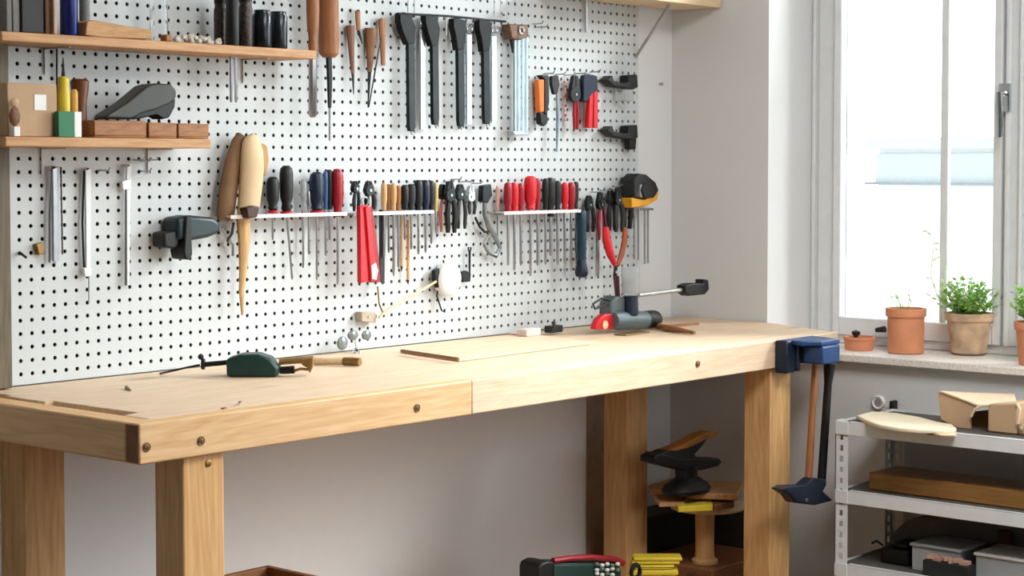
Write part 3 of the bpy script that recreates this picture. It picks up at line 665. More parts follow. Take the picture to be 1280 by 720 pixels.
def taper(label, pts, w0, w1, m, off=.012, tip=None, tm=None):
    c = W(pts[0][0], pts[0][1], off); t = Thing('carving_tool', label, 'carving tool', c, 'brown carving tools hung on the pegboard')
    n = len(pts); rr = [wpx(pts[0][0], pts[0][1], w0 + (w1-w0)*i/(n-1), off)/2 for i in range(n)]
    t.part('handle', MB().tube(PW(pts, off), rr, 10, .6), m)
    if tip: t.part('blade', MB().tube(PW([pts[-1], tip], off), [rr[-1]*.8, .0012], 6, .6), tm or DSTEEL)
    t.part('hook', MB().tube([W(pts[0][0], pts[0][1]-1, -.002), W(pts[0][0], pts[0][1]-1, off+.008)], .0015, 6), STEEL)
taper('brown tapering tool nearest the long wooden files', [(438, 32), (439, 60), (441, 92)], 10, 4, DARKW, tip=(442, 118))
taper('thin brown tool hung slightly higher than its neighbours', [(447, 14), (448, 38)], 6, 5, HANDW, tip=(453, 55))
taper('widest brown tapering tool with long thin blade', [(464, 36), (463, 60), (462, 90)], 14, 5, mat('rust_brown', (120, 80, 44), .6, 0, .3), tip=(460, 135))
taper('brown slotted tool nearest the first dark wrench', [(477, 24), (478, 50), (479, 82)], 8, 5, HANDW)
solo('thin_scriber', 'slanting thin steel scriber crossing beside the widest brown tool', 'scriber', wtube(MB(), [(476, 48), (469, 88), (461, 134)], [.0012, .0018, .0015], .02, 6), DSTEEL, W(476, 48, .02))

# wrench rail and wrenches
t = Thing('wrench_rail', 'dark steel rail with wires from which the four big wrenches hang', 'rail', W(560, 20, .02))
t.part('bar', wtube(MB(), [(497, 17), (560, 20), (632, 27)], .0028, .03, 8), DSTEEL)
for px, a_, b_ in ((510, -30, 17), (518, -30, 17), (618, -30, 20), (626, -30, 22), (634, -30, 24)):
    t.part('wire', wtube(MB(), [(px, a_), (px, b_)], .0015, .03, 6), STEEL)
for px in (500, 630): t.part('peg', MB().tube([W(px, 18, .001), W(px, 19, .03)], .0022, 6), STEEL)
for k, (x0, xb, yt, yb_) in enumerate(((500, 515, 18, 164), (532, 545, 20, 156), (567, 577, 25, 158), (599, 609, 27, 155))):
    lab = ['big dark wrench nearest the brown carving tools', 'big dark wrench, second of four', 'big dark wrench, third of four', 'big dark wrench nearest the chrome bar clamp'][k]
    t = Thing('wrench', lab, 'wrench', W(xb, yt, .03), 'big dark wrenches')
    hw = 4.6
    t.part('shaft', slab(MB(), [(xb-hw, yt+34), (xb+hw-1, yt+30), (xb+hw, yb_-8), (xb+hw-1, yb_), (xb-hw+2, yb_), (xb-hw+1, yb_-8)], .018, .010), DSTEEL, .002, 3)
    t.part('head', slab(MB(), [(x0, yt-2), (x0+6, yt-3), (x0+17, yt+1), (x0+16, yt+6), (xb+hw+1, yt+16), (xb+hw-1, yt+36), (xb-hw, yt+38), (x0+3, yt+20), (x0, yt+8)], .014, .018), mat('black_iron', (20, 21, 22), .5, .5), .002, 3)
    t.part('ring_end', MB().ring(W(xb+1, yb_+1, .023), .005, .002, (0,1,0), 14), STEEL)
    lab2 = ['slim bright steel bar beside the first dark wrench', 'slim bright steel bar beside the second dark wrench', 'slim bright steel bar beside the third dark wrench', 'slim bright steel bar beside the fourth dark wrench'][k]
    xs = xb + (14 if k == 0 else 10 if k < 3 else 9)
    if k != 1:
        t = Thing('steel_bar', lab2, 'bar', W(xs, yt+10, .02), 'slim steel bars between the wrenches')
        t.part('shaft', slab(MB(), [(xs-3, yt+18), (xs+3, yt+18), (xs+3, yb_-2), (xs-3, yb_-2)], .012, .006), STEEL if k == 0 else mat('pale_blue_steel', (196, 216, 224), .25, .7), .001)
        t.part('eye', MB().ring(W(xs, yt+11, .015), .009, .003, (0,1,0), 16), CHROME)
    else:
        solo('steel_bar', 'short steel hook beside the second dark wrench', 'hook', wtube(MB(), [(558, 20), (558, 44)], .002, .02, 6), STEEL, W(558, 20, .02), 0)
# chrome clamp
t = Thing('bar_clamp', 'bright chrome bar clamp of parallel rods with rusty brown head', 'clamp', W(650, 35, .03))
for i, px in enumerate((643.5, 648.5, 653.5, 658.5)):
    t.part('rod', wtube(MB(), [(px, 44), (px, 166)], .0042, .022, 8), mat('pale_blue_steel', (196, 216, 224), .25, .7))
t.part('head', slab(MB(), [(637, 30), (660, 31), (661, 46), (650, 50), (640, 48)], .008, .028), mat('rusty_head', (122, 96, 80), .6, .4, .5, 90), .003)
t.part('knob', MB().ring(W(652, 38, .038), .008, .003, (0,1,0), 14), CHROME)
t.part('side_lever', wtube(MB(), [(638, 34), (639, 50), (641, 66)], [.004, .004, .002], .018, 8), BLACK)
t.part('foot', slab(MB(), [(641, 164), (661, 165), (661, 169), (644, 169)], .010, .022), STEEL, .001)
hooks('two wire hooks just past the chrome bar clamp', [(666, 30), (672, 34)])

# orange / blue / red tools
t = Thing('utility_knife', 'orange and black utility knife hanging on the pegboard', 'knife', W(680, 100, .02))
t.part('handle', slab(MB(), [(673, 100), (681, 99), (681, 140), (675, 141)], .01, .016), ORANGE, .003)
t.part('cover', slab(MB(), [(676, 94), (686, 93), (687, 128), (684, 143), (681, 143), (681, 99)], .01, .018), BLACK, .002)
t.part('end_cap', slab(MB(), [(675, 141), (685, 140), (685, 154), (681, 158), (676, 155)], .01, .016), BLACK, .003)
t = Thing('long_brush', 'slender blue grey brush hanging beside the orange utility knife', 'brush', W(695, 100, .02))
t.part('handle', wtube(MB(), [(696, 118), (697, 150), (696, 190)], [.0022, .0042, .002], .02, 8), mat('steel_blue', (120, 148, 162), .4))
t.part('head', slab(MB(), [(690, 95), (698, 94), (700, 106), (697, 118), (693, 118), (690, 106)], .014, .010), CHAR, .002)
t = Thing('bead_string', 'string of little red and white beads hanging between two tools', 'bead string', W(706, 118, .012))
for i, py in enumerate(range(102, 156, 6)):
    t.part('bead', MB().ball(W(706 + (i % 2), py, .012), .0035, 8, 6), RED if i % 2 else mat('pink_bead', (214, 150, 140), .5))
t.part('string', wtube(MB(), [(706, 96), (707, 156)], .0006, .012, 5), WHITEP)
pliers('dark red long handled pliers between bead string and red cutters', 720, 94, 118, 162, 3.5, DRED, .02, BLACK, th=3, jw=10)
t = Thing('wire_cutters', 'cutters with navy head and two bright red handles hung high', 'cutters', W(738, 115, .02))
t.part('head', slab(MB(), [(730, 94), (736, 92), (747, 95), (748, 114), (741, 118), (733, 128), (729, 126)], .014, .014), mat('blue_black', (34, 42, 58), .35, .4), .003)
t.part('handle', slab(MB(), [(738, 114), (742, 114), (741, 160), (735, 160)], .014, .014), RED, .003)
t.part('handle', slab(MB(), [(743, 114), (748, 113), (748, 160), (742, 160)], .014, .014), RED, .003)
pencil('small dark spotted rod between the red pliers and the red handles', 725, 112, 150, mat('dotted_rod', (90, 90, 90), .5, 0, .9, 300), .01, 3)
hooks('small steel pegboard hooks holding the orange knife and red cutters', [(680, 92), (694, 93), (706, 94), (720, 92), (738, 90)])
for k, (dy, lab) in enumerate(((0, 'upper black holder with a small clear jar below it'), (63, 'lower black holder with a small clear dish below it'))):
    t = Thing('cup_holder', lab, 'holder', W(780, 110+dy, .02), 'black cup holders near the pegboard edge')
    t.part('clip', slab(MB(), [(759, 100+dy), (766, 94+dy), (768, 101+dy), (780, 104+dy), (786, 103+dy), (786, 94+dy), (797, 93+dy), (798, 109+dy), (792, 112+dy), (781, 110+dy), (768, 108+dy)], .004, .03), BLACK, .003, 3)
    c = W(781, 118+dy, .03)
    if k == 0:
        t.part('jar', MB().lathe((c.x, YB-.028, c.z-.018), [(.020, 0), (.024, .003), (.024, .026), (.022, .030)], seg=18), CLEARP)
    else:
        t.part('post', slab(MB(), [(787, 109+dy), (796, 109+dy), (795, 124+dy), (788, 124+dy)], .01, .02), BLACK, .002)
        t.part('dish', MB().ring((c.x+.012, YB-.028, c.z-.016), .016, .0022, (0,0,1), 20), CHROME)

# ---------------- left end of pegboard: silver tools
def bevel_gauge(label, px, y0, y1, kind):
    t = Thing('steel_square', label, 'steel rule', W(px, y0, .01))
    if kind == 0:
        t.part('blade', slab(MB(), [(px-2, y0+3), (px+3.5, y0+1), (px+6, y0+118), (px+2, y0+121), (px-1, y0+118)], .008, .006), STEEL, .001)
        t.part('blade', wtube(MB(), [(px-3, y0+2), (px-6, y0+60), (px-6, y0+120)], .0022, .012, 6), STEEL)
        t.part('stock', wtube(MB(), [(px-6, y0+6), (px-4, y0), (px+8, y0+1), (px+10, y0+110)], .0022, .010, 6), CHROME)
    elif kind == 1:
        t.part('rule', slab(MB(), [(px-3, y0+4), (px+4, y0+1), (px+3.5, y0+128), (px-2, y0+128)], .008, .005), WHITEM, .001)
        t.part('blade', wtube(MB(), [(px-5, y0+4), (px-7, y0+70), (px-5, y0+125)], .002, .010, 6), DSTEEL)
        t.part('slider', slab(MB(), [(px-5, y0+126), (px+5, y0+126), (px+4, y0+136), (px-3, y0+137)], .006, .010), WHITEP, .001)
        t.part('needle', wtube(MB(), [(px+1, y0+136), (px+1, y0+170)], .0012, .01, 6), STEEL)
    else:
        t.part('rule', slab(MB(), [(px-2.5, y0), (px+3.5, y0), (px+2, y0+60), (px+1, y0+152), (px-2, y0+152)], .008, .005), WHITEM, .001)
        t.part('blade', wtube(MB(), [(px-3.5, y0+25), (px-4, y0+152)], .0022, .01, 6), STEEL)
        t.part('slider', slab(MB(), [(px-8, y0+22), (px+3, y0+18), (px+3, y0+32), (px-7, y0+32)], .006, .010), WHITEP, .001)
    t.part('hook', MB().tube([W(px, y0+2, -.002), W(px, y0+2, .018)], .0018, 6), DSTEEL)
bevel_gauge('folded silver square nearest the end of the pegboard', 68, 208, 0, 0)
bevel_gauge('silver sliding gauge with needle tip, middle of three', 110, 209, 0, 1)
bevel_gauge('narrow silver depth rule hanging beside the green tool', 161, 205, 0, 2)
hooks('steel pegboard hooks at the top of the silver measuring tools', [(124, 213), (168, 200), (176, 201), (184, 200), (176, 214)])
solo('small_peg', 'small dark angled peg low at the pegboard end', 'peg', MB().tube([W(25, 316, -.002), W(25, 316, .02), W(33, 322, .022)], .0028, 6), DSTEEL, W(25, 316))
solo('small_clip', 'little brass clip beside the folded silver square', 'clip', slab(MB(), [(46, 305), (54, 303), (56, 317), (49, 319)], .001, .012), BRASS, W(50, 311), .001)

# green cordless tool hanging
t = Thing('power_screwdriver', 'dark green power tool hanging sideways on the pegboard', 'power tool', W(240, 290, .02))
t.part('body', slab(MB(), [(222, 272), (240, 269), (268, 272), (277, 280), (276, 291), (262, 297), (240, 301), (222, 300)], .004, .05), mat('bottle_green', (18, 40, 46), .4), .008, 3)
t.part('battery', slab(MB(), [(205, 291), (220, 288), (224, 292), (224, 308), (219, 311), (206, 309)], .008, .04), BLACK, .004)
t.part('trigger_grip', slab(MB(), [(233, 270), (239, 270), (241, 318), (238, 325), (232, 324), (230, 315)], .015, .045), BLACK, .003)
# leather sheath with wooden spike
t = Thing('tool_sheath', 'large tan leather sheath hanging on the pegboard', 'sheath', W(304, 172, .03))
t.part('back_leaf', MB().tube(PW([(302, 169), (298, 178), (291, 205), (285, 240), (282, 266), (281, 275)], .024), [.011, .017, .021, .023, .022, .019], 14, .6), mat('brown_leather', (112, 82, 52), .65, 0, .25, 12, .3), 0)
t.part('front_leaf', MB().tube(PW([(312, 169), (313, 172), (314, 178), (315, 190), (315, 210), (313, 235), (311, 256), (309, 266), (309, 273)], .042), [.010, .018, .023, .0275, .0295, .029, .027, .025, .023], 20, .6), mat('tan_hide', (214, 186, 146), .6, 0, .14, 10, .2), 0)
t.part('side_leaf', slab(MB(), [(326, 178), (335, 182), (337, 200), (334, 218), (330, 222)], .004, .02), LEATH, .004)
t.part('toe_cap', slab(MB(), [(308, 260), (316, 257), (325, 258), (322, 272), (310, 273)], .044, .024), mat('dark_brown_leather', (62, 36, 24), .5), .003)
t = Thing('wooden_spike', 'long tapering wooden spike pointing down below the leather sheath', 'wooden spike', W(304, 272, .03))
t.part('shaft', wtube(MB(), [(304, 274), (305, 300), (304, 335), (302, 365), (303, 394)], [.0165, .0145, .010, .0065, .003], .03, 10, .7), TANW)
t = Thing('key_bunch', 'small steel pincers dangling between green tool and leather sheath', 'pincers', W(288, 300, .02))
t.part('arm', wtube(MB(), [(278, 284), (284, 298), (291, 306), (291, 320)], .0028, .02, 6), STEEL)
t.part('arm', wtube(MB(), [(292, 278), (290, 292), (284, 302)], .0028, .024, 6), CHAR)

# ================================================================== things on the bench top
Z = BT + .0005
# green planer-like tool
p0 = T(283, 472); p1 = T(346, 472)
t = Thing('power_tool', 'dark green boxy power tool lying on the bench top', 'power tool', T(315, 472))
yq = p0.y
PN = Vector((p0.y-p1.y, p1.x-p0.x, 0)).normalized()
if PN.dot(p0) < 0: PN = -PN
def onp(px, py, off=0.0):
    d = ray(px, py); v = EYE + d * ((p0 + PN*off - EYE).dot(PN) / d.dot(PN)); v.z = max(v.z, BT + .0008); return v
def benchslab(mb, pts, off, th): return mb.prism([onp(px, py, off) for px, py in pts], PN * th)
t.part('body', benchslab(MB(), [(283, 471.5), (282, 449), (300, 443.5), (322, 443), (337, 448), (344, 457), (348, 460), (347, 471.5)], 0, .055), TEAL, .006, 3)
t.part('spindle', MB().tube([onp(284, 453, .03), onp(252, 456, .03)], .005, 10), BLACK)
t.part('flange', MB().lathe(onp(254, 455, .03), [(.011, -.003), (.011, .003)], (p1-p0).normalized(), 14), BLACK)
t.part('knob', MB().ball(onp(251, 446, .03), .006), BLACK)
t.part('cord', MB().tube([onp(250, 456, .03), onp(235, 459, .03), onp(218, 463, .03), T(200, 467, .002)], .002, 6), BLACK)
# brass clamp tool beside
t = Thing('brass_clamp', 'small brass coloured clamp lying against the green power tool', 'clamp', T(370, 466))
y2 = yq + .025
t.part('screw', MB().tube([onp(349, 452, .045), onp(392, 449, .045)], .007, 10), mat('straw_brass', (168, 138, 90), .45, .5))
t.part('jaw', benchslab(MB(), [(376, 450), (392, 447), (391, 458), (387, 467), (384, 460), (377, 456)], .02, .02), BRASS, .002)
t.part('barrel', MB().tube([onp(350, 463, .02), onp(368, 462, .02)], [.0075, .008], 12), DSTEEL)
t.part('frame', MB().tube([onp(366, 464, .022), onp(376, 461, .022), onp(386, 462, .022)], .003, 8), BRASS)
# long file
t = Thing('wood_chisel', 'long wooden handled chisel lying near the back of the bench', 'chisel', T(430, 452))
a = T(393, 451, .0092); b = T(430, 451.5, .0092); d = T(450, 452.5, .0092); e2 = T(482, 452, .003)
t.part('handle', MB().tube([a, b], [.0085, .0075], 12), PALEW); t.part('ferrule', MB().tube([b, d], [.0085, .0085], 12), BRASS)
t.part('blade', MB().ring(T(469, 452.5, .004), .018, .0022, (0,0,1), 24, 0, 360), STEEL)
t = Thing('magnifier_stand', 'little bench magnifier with three grey glass lenses on a wire stand', 'magnifier', T(446, 446))
t.part('base', MB().lathe(T(446, 441, .0005), [(.014, 0), (.012, .003), (.003, .006), (.003, .012)], seg=16), CHROME)
t.part('stem', MB().tube([T(446, 441, .008), T(446, 438, .022)], .003, 8), CHROME)
yy = T(446, 441).y
DG = mat('smoky_glass', (120, 128, 128), .15, .3)
t.part('lens', MB().ball(on_y(428, 429, yy), (.0165, .005, .015), 16, 8), DG)
t.part('lens', MB().ball(on_y(441, 419, yy), (.0165, .005, .011), 16, 8), DG)
t.part('lens', MB().ball(on_y(458, 419, yy), (.0150, .005, .011), 16, 8), DG)
t.part('arm', MB().tube([on_y(446, 436, yy), on_y(430, 430, yy)], .0018, 6).tube([on_y(446, 436, yy), on_y(443, 420, yy)], .0018, 6).tube([on_y(446, 436, yy), on_y(458, 420, yy)], .0018, 6), CHROME)
# thin board lying + dark edge
q = [T(500, 441), T(574, 452.5), T(738, 431), T(662, 420)]
solo('thin_board', 'thin pale board lying flat on the middle of the bench', 'board', MB().prism([v + Vector((0,0,.001)) for v in q], (0, 0, .005)), TOPW, T(600, 437), .0008)
solo('wooden_ruler', 'brown wooden stick lying on the near end of the thin board', 'stick', MB().tube([T(502, 438.5, .0095), T(573, 449, .0095)], .0035, 4), wood('stick_brown', (140, 96, 48), (96, 62, 28), 'X', 3, knots=False), T(540, 445))
# small blocks
a = T(642, 417); 
t = Thing('sanding_block', 'pinkish white block on a thin plate at the back of the bench', 'sanding block', T(658, 416))
t.part('plate', MB().obox(T(656, 416, .0035), (.075, .04, .004), R(4)), PINK, .001)
t.part('block', MB().obox(T(661, 415, .0145), (.058, .03, .017), R(4)), mat('chalk_pink', (224, 206, 198), .7), .002)
t = Thing('small_stamp', 'small grey block with a knob standing at the back of the bench', 'grey block', T(692, 410))
t.part('base', MB().obox(T(690, 411, .003), (.062, .03, .004), R(4)), GREYP, .001)
t.part('block', MB().obox(T(692, 411, .014), (.045, .025, .017), R(4)), CHAR, .002)
t.part('knob', MB().lathe(T(692, 410, .023), [(.004, 0), (.003, .008), (.006, .012), (.004, .016)], seg=12), CHAR)

# red disc cutter with canister and arm
t = Thing('rotary_tool', 'grey cordless tool with red disc guard at the far end of the bench', 'power tool', T(790, 415))
yc = T(790, 414).y
bx = lambda px, py, dy=0: on_y(px, py, yc + dy)
t.part('motor_body', MB().tube([bx(766, 401), bx(772, 401), bx(800, 400), bx(812, 399.5)], [.020, .0235, .0225, .021], 16), mat('slate_grey', (88, 102, 108), .4))
t.part('head_cap', MB().tube([bx(806, 399.5), bx(814, 399), bx(819, 399), bx(822, 399)], [.022, .0232, .022, .016], 16), BLACK)
dg = t.part('disc_guard', MB().prism([bx(745, 412), bx(746, 406), bx(750, 398), bx(757, 393), bx(764, 392), bx(767, 397), bx(767, 412), bx(754, 412)], (0, .02, 0)), RED, .003, label='red disc guard')
t.part('disc', MB().lathe(bx(757, 406, -.003), [(.0105, 0), (.010, .0025)], (0,1,0), 20), PALEW, parent=dg)
t.part('shoulder', MB().prism([bx(764, 396), bx(764, 378), bx(772, 370), bx(797, 374), (bx(800, 396))], (0, .04, 0)), mat('pale_slate', (84, 96, 100), .4), .006, 3)
t.part('upright', MB().tube([bx(788, 393, -.004), bx(788, 370, -.004)], [.021, .019], 16), NAVY)
t.part('lever', MB().tube([bx(763, 376, .01), bx(752, 373, .01), bx(741, 380, .01), bx(744, 386, .01), bx(757, 381, .01), bx(764, 382, .01)], .0028, 8), BLACK)
t.part('foot_plate', MB().obox(T(790, 416.5, .002), (.11, .035, .003), R(5)), BRASS, .001)
t = Thing('clear_beaker', 'clear plastic beaker standing on the grey cordless tool', 'beaker', bx(788, 369, -.004))
zb0 = bx(788, 369, -.004); zt0 = bx(788, 334, -.004)
t.part('body', MB().lathe(zb0 + Vector((0,0,.001)), [(.019, 0), (.021, .003), (.023, zt0.z-zb0.z), (.0215, zt0.z-zb0.z), (.0195, .006), (.001, .005)], seg=20), CLEARP)
t = Thing('dispenser_tube', 'dark upright tube behind the red grips at the far bench end', 'tube', bx(772, 372, .05))
t.part('body', MB().tube([bx(772, 374, .05), bx(771, 345, .05)], [.007, .006], 10), mat('plum', (92, 30, 52), .4))
t = Thing('support_arm', 'slim grey support arm with black clamp end reaching past the corner', 'support arm', bx(800, 368, .02))
t.part('rod', MB().tube([bx(798, 369, .02), bx(858, 361.5, .02)], .0055, 12), mat('satin_grey', (176, 176, 172), .35, .5))
t.part('clamp_head', MB().prism([bx(857, 357, .005), bx(864, 354, .005), bx(880, 354, .005), bx(880, 349, .005), bx(886, 350, .005), bx(887, 362, .005), bx(882, 368, .005), bx(862, 370, .005), bx(857, 366, .005)], (0, .03, 0)), BLACK, .004, 3)
t = Thing('brown_file', 'brown wooden handled tool lying at the far end of the bench', 'hand tool', T(840, 412))
t.part('handle', MB().tube([T(824, 408, .008), T(834, 410, .009), T(868, 416, .006)], [.006, .009, .004], 10), HANDW)
t.part('ferrule', MB().tube([T(820, 407, .009), T(825, 408, .009)], .008, 10), BRASS)
solo('flat_stick', 'flat pale stick beyond the brown handled tool', 'stick', MB().obox(T(852, 406, .003), (.12, .012, .005), R(-8)), HANDW, T(852, 406), .001)
# screws and crumbs
for k, (px, py, lab) in enumerate(((161, 486, 'tiny brown wood screw lying alone on the near bench end'), (300, 503, 'tiny screw standing near the front rail of the bench'))):
    t = Thing('wood_screw', lab, 'screw', T(px, py))
    if k == 0: m = MB().tube([T(px-3, py-2, .003), T(px+3, py+2, .002)], [.0035, .001], 8)
    else: m = MB().tube([T(px, py, 0), T(px, py, .006)], [.0012, .001], 8).lathe(T(px, py, .006), [(.001, 0), (.0038, .0015), (.0038, .002)], seg=12)
    t.part('shaft', m, BRASS)
solo('wood_shaving', 'small brown wood chip lying near the front rail', 'wood chip', MB().obox(T(280, 510, .0015), (.012, .006, .002), R(20)), BOXW, T(280, 510), .0005)

# ================================================================== vise on the bench rail
t = Thing('bench_vise', 'blue cast vise clamped on the far front end of the workbench rail', 'vise', (3.77, YB0, BT-.07))
vt = BT + .002
t.part('rear_jaw', MB().box((3.695, YB0-.034, BT-.078), (3.735, YB0-.0008, BT)), VISED, .004)
t.part('cheek', MB().prism([(3.733, YB0-.040, BT-.075), (3.733, YB0-.040, BT-.012), (3.75, YB0-.040, BT-.006), (3.75, YB0-.040, BT-.075)], (0, .038, 0)), VISED, .004)
t.part('slide_body', MB().box((3.745, 2.335, BT-.056), (3.83, YB0-.0008, BT-.012)), BLACK, .003)
t.part('front_jaw', MB().prism([(3.745, 2.285, BT-.056), (3.825, 2.285, BT-.056), (3.825, 2.285, BT-.012), (3.745, 2.285, BT-.012)], (0, .055, 0)), VISEB, .005, 3)
t.part('top_plate', MB().prism([(3.715, 2.325, BT-.012), (3.745, 2.288, BT-.012), (3.828, 2.288, BT-.012), (3.86, YB0-.001, BT-.012), (3.72, YB0-.001, BT-.012)], (0, 0, .012)), VISEB, .003, 3)
ys = 2.335
a = on_y(1019, 455, ys); b = on_y(1010, 610, ys)
t.part('wooden_rod', MB().tube([a, b], [.0075, .009], 12), HANDW, label='orange brown wooden rod')
a = on_y(1037, 455, ys); c_ = on_y(1035, 480, ys); b = on_y(1027, 600, ys)
t.part('screw_rod', MB().tube([a, c_, b], [.015, .0095, .0105], 12), BLACK)
t.part('foot', MB().prism([on_y(px, py, 2.305) for px, py in ((977, 612), (985, 608), (1008, 607), (1018, 598), (1034, 599), (1034, 607), (1030, 614), (1043, 626), (1020, 632), (996, 629), (990, 620))], (0, .035, 0)), VISED, .006, 3)
t.part('foot_bolt', MB().lathe(on_y(1008, 625, 2.3045), [(.005, 0), (.004, .003)], (0,-1,0), 10), STEEL)

# ================================================================== window sill things
ZS = WZ0 + .0205
def sillp(px, py): return on_z(px, py, ZS)
def rad(px, py, w_, p): 
    return w_ / FPX * (p - EYE).dot(FW) / 2
def pot(name, label, cat, pxc, ybase, ytop, wtop, wbase, m, rim=True):
    p = sillp(pxc, ybase - 3); rt = rad(pxc, 0, wtop, p); rb = rad(pxc, 0, wbase, p); D = (p-EYE).dot(FW)
    H = (ybase - ytop) / FPX * D
    t = Thing(name, label, cat, (p.x, p.y, ZS))
    rim_h = H*.18
    pr = [(rb*.9, 0), (rb, .002), (rt*.92, H-rim_h)] + ([(rt, H-rim_h), (rt*1.02, H-.002), (rt, H)] if rim else [(rt*.97, H-.002), (rt*.95, H)]) + [(rt*.86, H), (rt*.84, H*.86), (.001, H*.85)]
    t.part('pot', MB().lathe(t.loc, pr, seg=32), m)
    t.part('soil', MB().lathe(t.loc, [(rt*.82, H*.84), (rt*.83, H*.90), (.001, H*.92)], seg=20), SOIL)
    return t, H, rt, D
def leaf(mb, c, d, L, wd, nrm):
    d = d.normalized(); s = d.cross(nrm).normalized(); n = s.cross(d)
    P = [c, c + d*L*.35 + s*wd*.8 - n*L*.02, c + d*L*.7 + s*wd*.75, c + d*L, c + d*L*.7 - s*wd*.75, c + d*L*.35 - s*wd*.8 - n*L*.02, c + d*L*.5 + n*L*.08]
    mb.add(P, [(0,1,6),(1,2,6),(2,3,6),(3,4,6),(4,5,6),(5,0,6)])
def bush(t, H, rt, spread, height, nst, m, mp, seed, size=.011):
    rnd = random.Random(seed); st = MB(); l1 = MB(); l2 = MB(); base = t.loc + Vector((0,0,H*.9))
    for i in range(nst):
        a = rnd.uniform(0, 2*math.pi); q = rnd.random()**.6
        tipv = base + Vector((math.cos(a)*spread*q, math.sin(a)*spread*q, height*(1-.45*q*q)*rnd.uniform(.45, 1)))
        root = base + Vector((math.cos(a)*rt*.4*q, math.sin(a)*rt*.4*q, -.004))
        mid = (root+tipv)/2 + Vector((0, 0, .01)); st.tube([root, mid, tipv], [.0012, .0009, .0005], 5)
        for k in range(7):
            f = .3 + .7*k/6; pt = root.lerp(tipv, f) if f > .5 else root.lerp(mid, f*2)
            for s_ in range(2):
                d = Vector((rnd.uniform(-1,1), rnd.uniform(-1,1), rnd.uniform(-.1,.9)))
                leaf(l1 if rnd.random() < .68 else l2, pt, d, size*rnd.uniform(.8, 1.5), size*.42, Vector((rnd.uniform(-.4,.4), rnd.uniform(-.4,.4), 1)))
    t.part('stems', st, LEAF); t.part('foliage', l1, m); t.part('foliage', l2, mp)
# pot 1: terracotta with sprout
t, H, rt, D = pot('potted_seedling', 'terracotta pot with a few thin sprouts on the window sill', 'potted plant', 1132, 444, 388, 50, 44, TERRA)
st = MB(); lf = MB(); base = t.loc + Vector((0,0,H*.9))
rnd = random.Random(3)
for i in range(7):
    a = rnd.uniform(0, 6.28); r_ = rnd.uniform(.2, .9)*rt*.8; rt_ = base + Vector((math.cos(a)*r_*.5, math.sin(a)*r_*.5, 0)); tp = rt_ + Vector((math.cos(a)*r_*.7, math.sin(a)*r_*.7, rnd.uniform(.026, .046)))
    st.tube([rt_, (rt_+tp)/2 + Vector((0,0,.004)), tp], .0009, 5)
    for s_ in range(3): leaf(lf, tp, Vector((rnd.uniform(-1,1), rnd.uniform(-1,1), .4)), .010, .003, Vector((0,0,1)))
t.part('stems', st, LEAF); t.part('foliage', lf, LEAF)
# pot 2
t, H, rt, D = pot('potted_herb', 'chalky beige pot with a bushy green herb on the window sill', 'potted plant', 1211, 446, 394, 60, 42, TERRAB)
bush(t, H, rt, .092, .105, 84, LEAF, LEAFP, 11)
P2 = t.loc
vn = MB(); vl = MB(); rnd = random.Random(5)
base = t.loc + Vector((0,0,H*.9))
D2 = P2.x
for pts in ([(1196, 392), (1172, 372), (1163, 345), (1168, 300), (1160, 288)], [(1198, 392), (1180, 362), (1182, 335), (1172, 310)], [(1200, 390), (1178, 378), (1163, 370)]):
    pp = [on_x(px, py, P2.x) for px, py in pts]; vn.tube(pp, [.0012]*(len(pp)-1) + [.0005], 5)
    for q_ in range(len(pp)-1):
        for f in (.4, .9):
            c = pp[q_].lerp(pp[q_+1], f); leaf(vl, c, Vector((rnd.uniform(-.4,.4), rnd.uniform(-1,1), rnd.uniform(-.2,.8))), .018, .004, Vector((1,0,.3)))
t.part('long_shoot', vn, LEAFP); t.part('long_shoot_leaves', vl, LEAFP)
solo('saucer', 'dark shallow saucer under the chalky beige pot', 'saucer', MB().lathe((P2.x, P2.y, ZS-.0002), [(.034, 0), (.043, .003), (.044, .0055), (.041, .0055), (.030, .0004)], seg=32), mat('saucer_dark', (120, 100, 82), .7), (P2.x, P2.y, ZS))
t.o.location.z += .0008
# pot 3 at the frame edge
t, H, rt, D = pot('potted_herb', 'terracotta pot with leafy green herb cut by the frame edge', 'potted plant', 1294, 459, 405, 52, 40, TERRA)
bush(t, H, rt, .075, .125, 46, LEAF, LEAFP, 23, .013)
# saucer tray
p = sillp(1074, 437)
t = Thing('terracotta_saucer', 'low terracotta dish with dark plug on the sill behind the vise', 'dish', p)
rr = rad(0, 0, 40, p)
t.part('dish', MB().lathe(p, [(rr*.86, 0), (rr*.9, .004), (rr*.95, .026), (rr, .027), (rr, .034), (rr*.9, .034), (rr*.88, .012), (.001, .010)], seg=28), TERRA)
t.part('plug', MB().lathe(p + Vector((0, .01, .010)), [(.006, 0), (.006, .026), (.010, .028), (.012, .036), (.004, .04)], seg=10), CHAR)
p = on_x(1101, 413, 4.27)
solo('black_peg', 'small black peg beside the seedling pot on the window', 'peg', MB().tube([p - Vector((0, -.014, 0)), p + Vector((0, -.012, .004))], [.006, .009], 10), BLACK, p)
